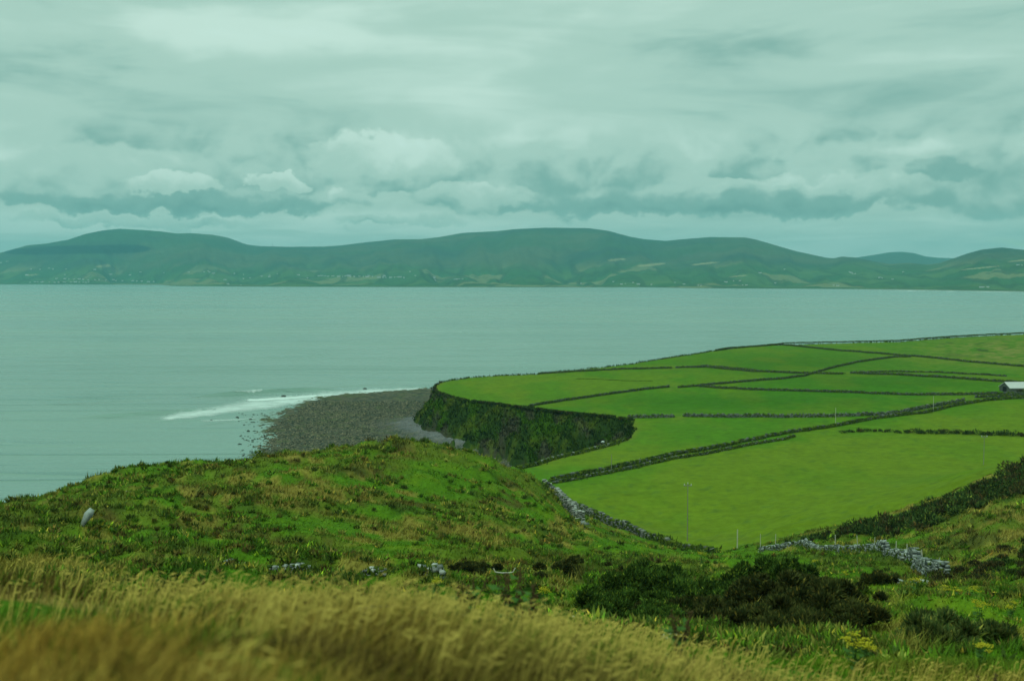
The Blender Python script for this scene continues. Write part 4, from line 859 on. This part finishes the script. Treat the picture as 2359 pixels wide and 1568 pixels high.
# ------------------------------------------------------------------ flowering plants
M_yel = material('ragwort_flower', .7, .1)[0]; M_yel.node_tree.nodes['Principled BSDF'].inputs['Base Color'].default_value = (.36, .31, .015, 1)
M_grn = material('plant_stem', .8, .1)[0]; M_grn.node_tree.nodes['Principled BSDF'].inputs['Base Color'].default_value = (.05, .11, .02, 1)
M_dock = material('dock_seed', .9, .1)[0]; M_dock.node_tree.nodes['Principled BSDF'].inputs['Base Color'].default_value = (.07, .045, .018, 1)
def plant(px, py, d, h, label, seed, name='ragwort_plant', fm=None, cat='plant', grp='yellow ragwort plants'):
    rg = random.Random(seed); x, y, _ = pt(px, py, d); z = gz(x, y); t = empty(name, (x, y, z)); sv, sf, lv, lf, fv, ff = [], [], [], [], [], []
    for s in range(6):
        a = rg.uniform(0, 6.28); q = rg.uniform(.1, .3) * h; tp = (math.cos(a) * q, math.sin(a) * q, h * rg.uniform(.75, 1)); v, f = tube([(0, 0, 0), (tp[0] * .4, tp[1] * .4, tp[2] * .55), tp], .012 * h, .006 * h, 4); b = len(sv); sv += v; sf += [tuple(i + b for i in g) for g in f]
        for l in range(9):
            u = rg.uniform(.1, .85); b = len(lv); c = (tp[0] * u, tp[1] * u, tp[2] * u); aa = rg.uniform(0, 6.28); L = .16 * h; lv += [c, (c[0] + math.cos(aa) * L - .02, c[1] + math.sin(aa) * L + .02, c[2] + .04 * h), (c[0] + math.cos(aa + .35) * L * .8, c[1] + math.sin(aa + .35) * L * .8, c[2] - .02)]; lf.append((b, b + 1, b + 2))
        for l in range(22 if fm is None else 40):
            if fm is None: c = (tp[0] + rg.gauss(0, .09 * h), tp[1] + rg.gauss(0, .09 * h), tp[2] + rg.gauss(0, .025 * h)); e = .015 * h + .008
            else: u = rg.uniform(.5, 1.0); c = (tp[0] * u + rg.gauss(0, .02 * h), tp[1] * u + rg.gauss(0, .02 * h), tp[2] * u); e = .011 * h + .004
            b = len(fv); fv += [(c[0] - e, c[1], c[2]), (c[0], c[1] - e, c[2] + .3 * e), (c[0] + e, c[1], c[2]), (c[0], c[1] + e, c[2] + .3 * e), (c[0], c[1], c[2] + e), (c[0], c[1], c[2] - e * .6)]; ff += [(b, b + 1, b + 4), (b + 1, b + 2, b + 4), (b + 2, b + 3, b + 4), (b + 3, b, b + 4), (b, b + 5, b + 1), (b + 1, b + 5, b + 2)]
    poly_obj('stem', sv, sf, M_grn if fm is None else M_dock, t); poly_obj('foliage', lv, lf, M_grn, t); poly_obj('blossom' if fm is None else 'seed_spray', fv, ff, fm or M_yel, t); tag(t, label, cat, grp)
RW = [(1975,1492,14,.55,'largest yellow ragwort plant at the right end of the gorse clump'),(1999,1500,15,.4,'smaller yellow ragwort just right of the largest one'),(1617,1290,108,1.3,'yellow ragwort plant on the grass edge below the big field'),(1003,1376,38,.8,'leftmost yellow ragwort in the bright green strip'),
      (1066,1374,40,.6,'pale yellow ragwort second from left in the green strip'),(1252,1380,38,.9,'bushy yellow ragwort on the right of the green strip'),(1100,1402,30,.5,'low ragwort where the green strip meets the dry grass'),(1228,1405,30,.4,'tiny ragwort at the front of the green strip'),
      (1878,1318,88,.9,'yellow ragwort in the middle of the right pasture'),(1948,1334,78,.9,'yellow ragwort in the pasture above the pale stones'),(2110,1400,42,.8,'ragwort below the pale stones at right'),(2171,1408,40,.7,'ragwort in the lower right pasture, middle of the scattered ones'),
      (2201,1398,42,.6,'ragwort close right of the middle pasture one'),(2255,1430,33,.8,'broad ragwort spread near the right picture edge'),(2241,1384,47,.8,'ragwort below the dark heather patch'),(2332,1408,38,.7,'rightmost yellow ragwort near the picture edge'),
      (2082,1470,20,.4,'small ragwort left of the round rush tussock'),(2265,1510,15,.35,'little ragwort low right of the round rush tussock'),(900,1024,134,.9,'yellow ragwort on the crest of the hillock against the shingle'),(848,1092,112,.8,'yellow ragwort on the upper face of the hillock')]
for i, q in enumerate(RW): plant(*q[:4], q[4], 500 + i)
for i, q in enumerate([(1179,1455,10.5,.75,'tall brown dock plant in the middle of the dry grass'),(1214,1450,11,.65,'brown dock plant just right of the tallest dock'),(870,1398,26,1.3,'dark dock plant standing left of the green strip'),(1075,1428,13,.8,'reddish dock plant by the end of the arching stem'),(1560,1485,10,.6,'short dock plant in dry grass below the gorse'),(2290,1560,8,.45,'red brown dock plant at the lower right corner')]):
    plant(*q[:4], q[4], 600 + i, 'dock_plant', M_dock, grp='brown dock plants')

# ------------------------------------------------------------------ grass
M_grass = tone_mat('grass_blade', .25, 1.5, rough=.9, spec=.03)
def blades(x, y, z, h, w, c, rg, lean=.45, wind=(.25, 0), bend=True):
    n = len(x); a = rg.uniform(0, 6.28, n); ca = np.cos(a) * w; sa = np.sin(a) * w
    lx = rg.normal(0, lean, n) * h + wind[0] * h; ly = rg.normal(0, lean, n) * h + wind[1] * h
    if bend:
        v = np.stack([np.stack([x - ca, y - sa, z], 1), np.stack([x + ca, y + sa, z], 1), np.stack([x + lx * .35 + ca * .8, y + ly * .35 + sa * .8, z + h * .6], 1), np.stack([x + lx * .35 - ca * .8, y + ly * .35 - sa * .8, z + h * .6], 1),
                      np.stack([x + lx + ca * .15, y + ly + sa * .15, z + h], 1), np.stack([x + lx - ca * .15, y + ly - sa * .15, z + h], 1)], 1)
        b = (np.arange(n) * 6)[:, None]; f = np.concatenate([b + np.array([[0, 1, 2, 3]]), b + np.array([[3, 2, 4, 5]])]); return v.reshape(-1, 3), f, np.repeat(c, 6, 0)
    v = np.stack([np.stack([x - ca, y - sa, z], 1), np.stack([x + ca, y + sa, z], 1), np.stack([x + lx, y + ly, z + h], 1)], 1)
    return v.reshape(-1, 3), np.arange(3 * n).reshape(-1, 3), np.repeat(c, 3, 0)
def place(n, r0, r1, th, rg, pw=0.0):
    r = np.exp(rg.uniform(math.log(r0), math.log(r1), n)); t = rg.uniform(-th, th, n); return r * np.sin(t), r * np.cos(t), r
# hillside turf and tussocks
n = 430000; rg = np.random.default_rng(31)
x, y, r = place(n, 14, 190, .50, rg)
ok = ~inside(x, y, FPOLY) & inside(x, y, POLY); x, y, r = x[ok], y[ok], r[ok]
z = gzs(x, y); c, hg, v_, dk, st = cover(x, y, z)
x = x + rg.normal(0, .1, len(x)); c = c * rg.uniform(.7, 1.55, len(x))[:, None]
h = hg * rg.uniform(.5, 1.4, len(x)) * (1 + .004 * r); w = .010 + .00045 * r
v, f, cc = blades(x, y, z - .03, h, w, c, rg, .5, (.18, 0), False)
tag(mesh_obj('hillside_grass', v, f, M_grass, col=cc), 'rough green and brown grass and tussocks covering the hillside and hillock', 'grass', kind='stuff')
# dry roadside grass: long straw coloured blades
rg = np.random.default_rng(33); n = 330000
x, y, r = place(n, 2.1, 19, .62, rg); nn = fbm(x / 1.3, y / 1.3, 3, 501); n1 = fbm(x / 9, y / 9, 4, 61)
keep = (r + 11 * (fbm(x / 2.5, y / 4, 3, 511) - .5) < 13.5) & (rg.random(n) < (1 - .55 * ss(5.5, 10, r)) * (ss(.25, .6, nn) * .9 + .2) * (1 - .80 * ss(.48, .58, fbm(x / 1.7, y / 1.3, 3, 533) + .05 * ss(7, 12, r)))); x, y, r, n1, nn = x[keep], y[keep], r[keep], n1[keep], nn[keep]
z = gzs(x, y); px, py = proj(x, y, z); left = ss(1500, 300, px) * ss(11, 5, r)
c = lerp(DRY * 1.25, STRAW * .85, ss(.35, .65, fbm(x / 2.1, y / 1.7, 4, 503))[:, None]); c = lerp(c, GOLD, (left * ss(.3, .6, n1))[:, None])
grn = rg.random(len(x)) < (.14 + .8 * ss(.44, .54, fbm(x / 1.6, y / 1.1, 4, 521) + .08 * gs(px, py, 1500, 1500, 500, 60) + .10 * ss(6, 11, r) + .6 * (fbm(x / 1.7, y / 1.3, 3, 533) - .47))); c = np.where(grn[:, None], lerp(GREEN * .9, OLIVE * 1.1, rg.random(len(x))[:, None]), c)
dkk = rg.random(len(x)) < (.08 + .6 * ss(.55, .68, fbm(x / 1.9, y / 1.0, 3, 527))); c = np.where(dkk[:, None], BROWN * 1.1, c); c = c * rg.uniform(.65, 1.3, len(x))[:, None]
h = lerp(.12, .27, nn) * rg.uniform(.6, 1.35, len(x)) * np.where(grn, .8, 1) * lerp(.55, 1.0, ss(2.5, 8, r)); w = .0016 + .00032 * r
v, f, cc = blades(x, y, z - .02, h, w, c, rg, .38, (.30, .05), True)
tag(mesh_obj('dry_grass', v, f, M_grass, col=cc), 'long straw coloured windblown grass along the near roadside verge', 'grass', kind='stuff')
# the same verge continues beside and behind the viewpoint
rg = np.random.default_rng(35); n = 110000; r = np.exp(rg.uniform(math.log(.5), math.log(13), n)); t = rg.uniform(-1.75, 1.75, n); k_ = (np.abs(t) > .60) | (r < 2.3); r, t = r[k_], t[k_]; x = r * np.sin(t); y = r * np.cos(t); z = gzs(x, y); z = lerp(z, 58.0, ss(.9, 1.6, np.abs(t)) * ss(2, 6, r)); n = len(x)
nn = fbm(x / 1.3, y / 1.3, 3, 501); c = lerp(DRY, STRAW * .8, ss(.35, .65, nn)[:, None]); c = np.where((rg.random(n) < .3)[:, None], lerp(GREEN, OLIVE, rg.random(n)[:, None]), c) * rg.uniform(.65, 1.3, n)[:, None]
v, f, cc = blades(x, y, z - .02, lerp(.10, .26, nn) * rg.uniform(.6, 1.35, n) * lerp(.5, 1, ss(1, 6, r)), .0022 + .00045 * r, c, rg, .38, (.30, .05), True)
tag(mesh_obj('verge_grass', v, f, M_grass, col=cc), 'dry grass continuing along the road verge on both sides', 'grass', kind='stuff')
# seed heads on taller stalks
n = 9000; x, y, r = place(n, 3.0, 18, .60, rg); keep = (r + 11 * (fbm(x / 2.5, y / 4, 3, 511) - .5) < 14.5) & (fbm(x / 1.3, y / 1.3, 3, 501) > .48); x, y, r = x[keep], y[keep], r[keep]; z = gzs(x, y); n = len(x)
h = rg.uniform(.18, .36, n) * lerp(.5, 1, ss(2.5, 8, r)); lx = (.30 + rg.normal(0, .12, n)) * h; ly = rg.normal(0, .12, n) * h; w = .0012 + .00016 * r; hw = .002 + .0003 * r; hl = rg.uniform(.04, .10, n)
c = lerp(STRAW * 1.5, DRY * 1.5, rg.random(n)[:, None])
A = np.stack([x, y, z], 1); B = np.stack([x + lx, y + ly, z + h], 1); Tp = B + np.stack([hl * .8, rg.normal(0, .02, n), hl * .8 * rg.uniform(-.6, .9, n)], 1); Md = (B + Tp) / 2
ex_ = np.array([1, 0, 0]) * w[:, None]; ez = np.array([0, .3, 1]) * hw[:, None]
v = np.stack([A - ex_, A + ex_, B + ex_, B - ex_, B, Md + ez, Tp, Md - ez], 1).reshape(-1, 3); b = (np.arange(n) * 8)[:, None]; f = np.concatenate([b + np.array([[0, 1, 2, 3]]), b + np.array([[4, 5, 6, 7]])])
tag(mesh_obj('grass_seed_heads', v, f, M_grass, col=np.repeat(c, 8, 0)), 'feathery pale seed heads nodding above the dry verge grass', 'grass', kind='stuff')

# ------------------------------------------------------------------ haze
M_haze = bpy.data.materials.new('haze_air'); M_haze.use_nodes = True; nt = M_haze.node_tree; nt.nodes.clear()
out = nt.nodes.new('ShaderNodeOutputMaterial'); pv = nt.nodes.new('ShaderNodeVolumePrincipled'); pv.inputs['Color'].default_value = (.22, .58, .69, 1); pv.inputs['Density'].default_value = 6.8e-5; pv.inputs['Anisotropy'].default_value = 0.0
nt.links.new(pv.outputs[0], out.inputs['Volume'])
v, f = boxes([(-14500, -14500, -5, 14500, 16500, 560)]); tag(poly_obj('haze', v, f, M_haze), kind='stuff', label='thin sea haze between the near land and the far hills', cat='haze')

# ------------------------------------------------------------------ sky
wd = bpy.data.worlds.new('World'); S.world = wd; wd.use_nodes = True; wd.cycles.sampling_method = 'MANUAL'; wd.cycles.sample_map_resolution = 512; g = N(wd.node_tree); bg = wd.node_tree.nodes['Background']
SUN_EL, SUN_ROT = math.radians(48), math.radians(215)
sky = g.new('ShaderNodeTexSky', sky_type='NISHITA', sun_disc=False, sun_elevation=SUN_EL, sun_rotation=SUN_ROT)
dr = g.new('ShaderNodeTexCoord').outputs['Generated']; sx = g.new('ShaderNodeSeparateXYZ'); g.put(sx.inputs[0], dr); dx, dy, dz = sx.outputs
az = g.m('ARCTAN2', dx, dy); hor = g.m('SQRT', g.m('ADD', g.m('MULTIPLY', dx, dx), g.m('MULTIPLY', dy, dy))); el = g.m('DIVIDE', dz, g.m('MAXIMUM', hor, .02))
def vec(a, b, c=0.0):
    nd = g.new('ShaderNodeCombineXYZ'); g.put(nd.inputs[0], a); g.put(nd.inputs[1], b); g.put(nd.inputs[2], c); return nd.outputs[0]
P0 = vec(az, el); wn = g.noise2(g.map(P0, (14, 22, 1)), 1.0, 4, .55, 0, 1); wsx = g.new('ShaderNodeSeparateXYZ'); g.put(wsx.inputs[0], wn)
u = g.m('ADD', az, g.m('MULTIPLY', g.m('SUBTRACT', wsx.outputs[0], .5), .05)); w = g.m('ADD', el, g.m('MULTIPLY', g.m('SUBTRACT', wsx.outputs[1], .5), .030))
def G(px, py, sx_, sy_, amp):
    cu = math.atan((px - CX) / F / math.cos(PITCH)); ce = float(ray(px, py)[1]) / math.sqrt(1 + float(ray(px, py)[0]) ** 2)
    a = g.m('MULTIPLY', g.m('SUBTRACT', u, cu), F / sx_); b = g.m('MULTIPLY', g.m('SUBTRACT', w, ce), F / sy_)
    return g.m('MULTIPLY', g.m('POWER', 2.718, g.m('MULTIPLY', g.m('ADD', g.m('MULTIPLY', a, a), g.m('MULTIPLY', b, b)), -1.0)), amp)
def add(*l):
    s = l[0]
    for q in l[1:]: s = g.m('ADD', s, q)
    return s
# high layered cloud: long soft streaks
st1 = g.noise2(g.map(P0, (3.2, 17, 1), (0, 0, .06)), 1.0, 4, .5, .6); st2 = g.noise2(g.map(P0, (9, 40, 1), (0, 0, -.05), (4, 2, 0)), 1.0, 4, .55, .4)
strat = add(g.m('MULTIPLY', g.m('SUBTRACT', st1, .5), .52), g.m('MULTIPLY', g.m('SUBTRACT', st2, .5), .16),
            G(560,60,560,60,.16), G(1300,60,200,40,.10), G(1800,110,600,34,-.05), G(120,130,300,30,-.08), G(2100,230,330,50,-.04), G(1650,300,350,50,.06), G(2000,150,400,30,.05), G(150,190,260,30,.05), G(1150,230,300,40,.05), G(100,15,180,20,-.05))
# low heaped cloud with lit tops and flat shaded bases
def billow(vv):
    nd = g.new('ShaderNodeTexVoronoi', feature='SMOOTH_F1', voronoi_dimensions='2D'); g.put(nd.inputs['Vector'], vv); nd.inputs['Scale'].default_value = 1.0; nd.inputs['Detail'].default_value = 2.0; nd.inputs['Roughness'].default_value = .50; nd.inputs['Lacunarity'].default_value = 2.4; nd.inputs['Smoothness'].default_value = .45
    return g.m('ADD', g.m('MULTIPLY', g.m('SUBTRACT', .75, nd.outputs['Distance']), .60), g.m('MULTIPLY', g.noise2(vv, .45, 3, .5), .9))
pb = g.map(vec(u, w), (13, 17, 1), (0, 0, 0), (.37, .2, 0)); pc = g.map(vec(g.m('ADD', u, -.006), g.m('ADD', w, .014)), (13, 17, 1), (0, 0, 0), (.37, .2, 0))
b1 = billow(pb); b2 = billow(pc)
band = g.m('MULTIPLY', g.ramp(el, .050, .068), g.m('SUBTRACT', 1.0, g.ramp(el, .110, .150)))
shade = g.m('MULTIPLY', g.m('SUBTRACT', b1, b2), .42)
feat = add(G(1900,345,260,14,.08), G(860,436,120,8,.16), G(60,462,70,9,.14), G(5,378,16,24,.20), G(2100,335,110,18,.14), G(1250,320,220,24,.05), G(830,500,180,12,.06), G(1000,512,90,8,.08), G(100,500,110,12,.06))
pw = g.noise2(g.map(P0, (34, 44, 1)), 1.0, 4, .6, 0, 1); pws = g.new('ShaderNodeSeparateXYZ'); g.put(pws.inputs[0], pw)
u2 = g.m('ADD', u, g.m('MULTIPLY', g.m('SUBTRACT', pws.outputs[0], .5), .030)); w2 = g.m('ADD', w, g.m('MULTIPLY', g.m('SUBTRACT', pws.outputs[1], .5), .020))
def puff(v0, px, py, sx_, sy_, base, grad, soft=.30, op=.92):
    cu = math.atan((px - CX) / F / math.cos(PITCH)); ce = float(ray(px, py)[1]) / math.sqrt(1 + float(ray(px, py)[0]) ** 2)
    a = g.m('MULTIPLY', g.m('SUBTRACT', u2, cu), F / sx_); b = g.m('MULTIPLY', g.m('SUBTRACT', w2, ce), F / sy_)
    bb = g.m('MAXIMUM', b, g.m('MULTIPLY', b, -1.15)); d = g.m('SQRT', g.m('ADD', g.m('MULTIPLY', a, a), g.m('MULTIPLY', bb, bb)))
    nd = g.new('ShaderNodeMapRange', interpolation_type='SMOOTHSTEP'); g.put(nd.inputs[0], d); nd.inputs[1].default_value = 1 + soft * .35; nd.inputs[2].default_value = 1 - soft; nd.inputs[3].default_value = 0; nd.inputs[4].default_value = op
    cv = g.m('ADD', g.m('MULTIPLY_ADD', b, grad, base), g.m('MULTIPLY', shade, .7))
    return g.m('ADD', v0, g.m('MULTIPLY', g.m('SUBTRACT', cv, v0), nd.outputs[0]))
low = g.m('SUBTRACT', 1.0, g.ramp(el, .040, .062)); ls = g.noise2(g.map(P0, (7, 70, 1)), 1.0, 4, .6, .5)
lowb = g.m('MULTIPLY', low, g.m('MULTIPLY_ADD', g.m('SUBTRACT', ls, .5), .60, .08)); ylw = G(2330,556,52,9,1.0)
val = add(.50, g.m('MULTIPLY', strat, g.m('SUBTRACT', 1.0, g.m('MULTIPLY', band, .55))), g.m('MULTIPLY', band, add(shade, g.m('MULTIPLY', g.m('SUBTRACT', b1, .5), -.22), -.03)), feat, lowb)
for q in [(590,405,170,85,.44,.07,.5),(230,415,300,80,.47,.10,.35),(1130,410,210,95,.46,.10,.35),(880,385,170,72,.53,.13,.25),(1370,425,190,85,.43,.10,.35),(1712,388,95,32,.44,.05,.35),(1900,450,280,52,.51,.07,.4),(2270,425,190,85,.44,.07,.4),
          (2160,390,75,30,.40,.06,.5),(1620,468,560,42,.38,.12,.6),(420,466,440,32,.38,.12,.6),(400,432,115,30,.56,.08,.3),(645,424,60,24,.55,.07,.3),(1080,460,120,44,.50,.09,.35),(930,515,170,16,.50,.08,.5),(330,512,260,16,.46,.05,.5)]: val = puff(val, q[0], q[1], q[2], q[3], .46 + (q[4] - .49) * 1.7, q[5] * 1.9, q[6] * .65)
cr = g.new('ShaderNodeValToRGB'); g.put(cr.inputs[0], val); cr.color_ramp.interpolation = 'EASE'
def lin(*c): return tuple(((x / 255 + .055) / 1.055) ** 2.4 if x > 10 else x / 255 / 12.92 for x in c)
EL = cr.color_ramp.elements; EL[0].position = 0.05; EL[0].color = lin(98,144,135) + (1,); EL[1].position = .95; EL[1].color = lin(205,234,223) + (1,)
for p_, c_ in ((.30, (124,168,156)), (.50, (169,203,188)), (.70, (195,224,210))):
    e = EL.new(p_); e.color = lin(*c_) + (1,)
colr = cr.outputs[0]; colr = g.mix(g.m('MULTIPLY', low, .30), colr, lin(158,205,194)); colr = g.mix(g.m('MULTIPLY', ylw, .55, clamp=True), colr, lin(186,222,180))
zen = g.m('MULTIPLY_ADD', g.ramp(el, .30, 1.6), 1.1, 1.0)
gain = g.new('ShaderNodeVectorMath', operation='SCALE'); g.put(gain.inputs[0], colr); g.put(gain.inputs['Scale'], g.m('MULTIPLY', zen, 10.0))
below = g.ramp(dz, -.05, 0.0); cl = g.mix(below, (1.2, 2.3, 1.7), gain.outputs[0])
fin = g.mix(.96, sky.outputs[0], cl); g.put(bg.inputs[0], fin); bg.inputs[1].default_value = .10

sl = bpy.data.lights.new('sun', 'SUN'); sl.energy = 1.5; sl.angle = math.radians(14); sl.color = (.80, 1.0, .80); so_ = bpy.data.objects.new('sun', sl); C.objects.link(so_)
so_.rotation_euler = (math.pi / 2 - SUN_EL, 0, -SUN_ROT + math.pi)

# ------------------------------------------------------------------ camera and render
cam = bpy.data.cameras.new('camera'); co = bpy.data.objects.new('camera', cam); C.objects.link(co); S.camera = co
cam.sensor_width = 36; cam.lens = 36 * F / 2358; cam.clip_start = .1; cam.clip_end = 60000
co.location = (0, 0, CAMZ); co.rotation_euler = (math.pi / 2 - PITCH, 0, 0)
cam.dof.use_dof = True; cam.dof.focus_distance = 150; cam.dof.aperture_fstop = (cam.lens / 1000) / .023
S.view_settings.view_transform = 'Standard'; S.view_settings.look = 'None'; S.view_settings.exposure = .16; S.view_settings.gamma = 1
S.cycles.max_bounces = 5; S.cycles.diffuse_bounces = 2; S.cycles.glossy_bounces = 2; S.cycles.volume_bounces = 1; S.cycles.transparent_max_bounces = 8; S.cycles.use_denoising = True
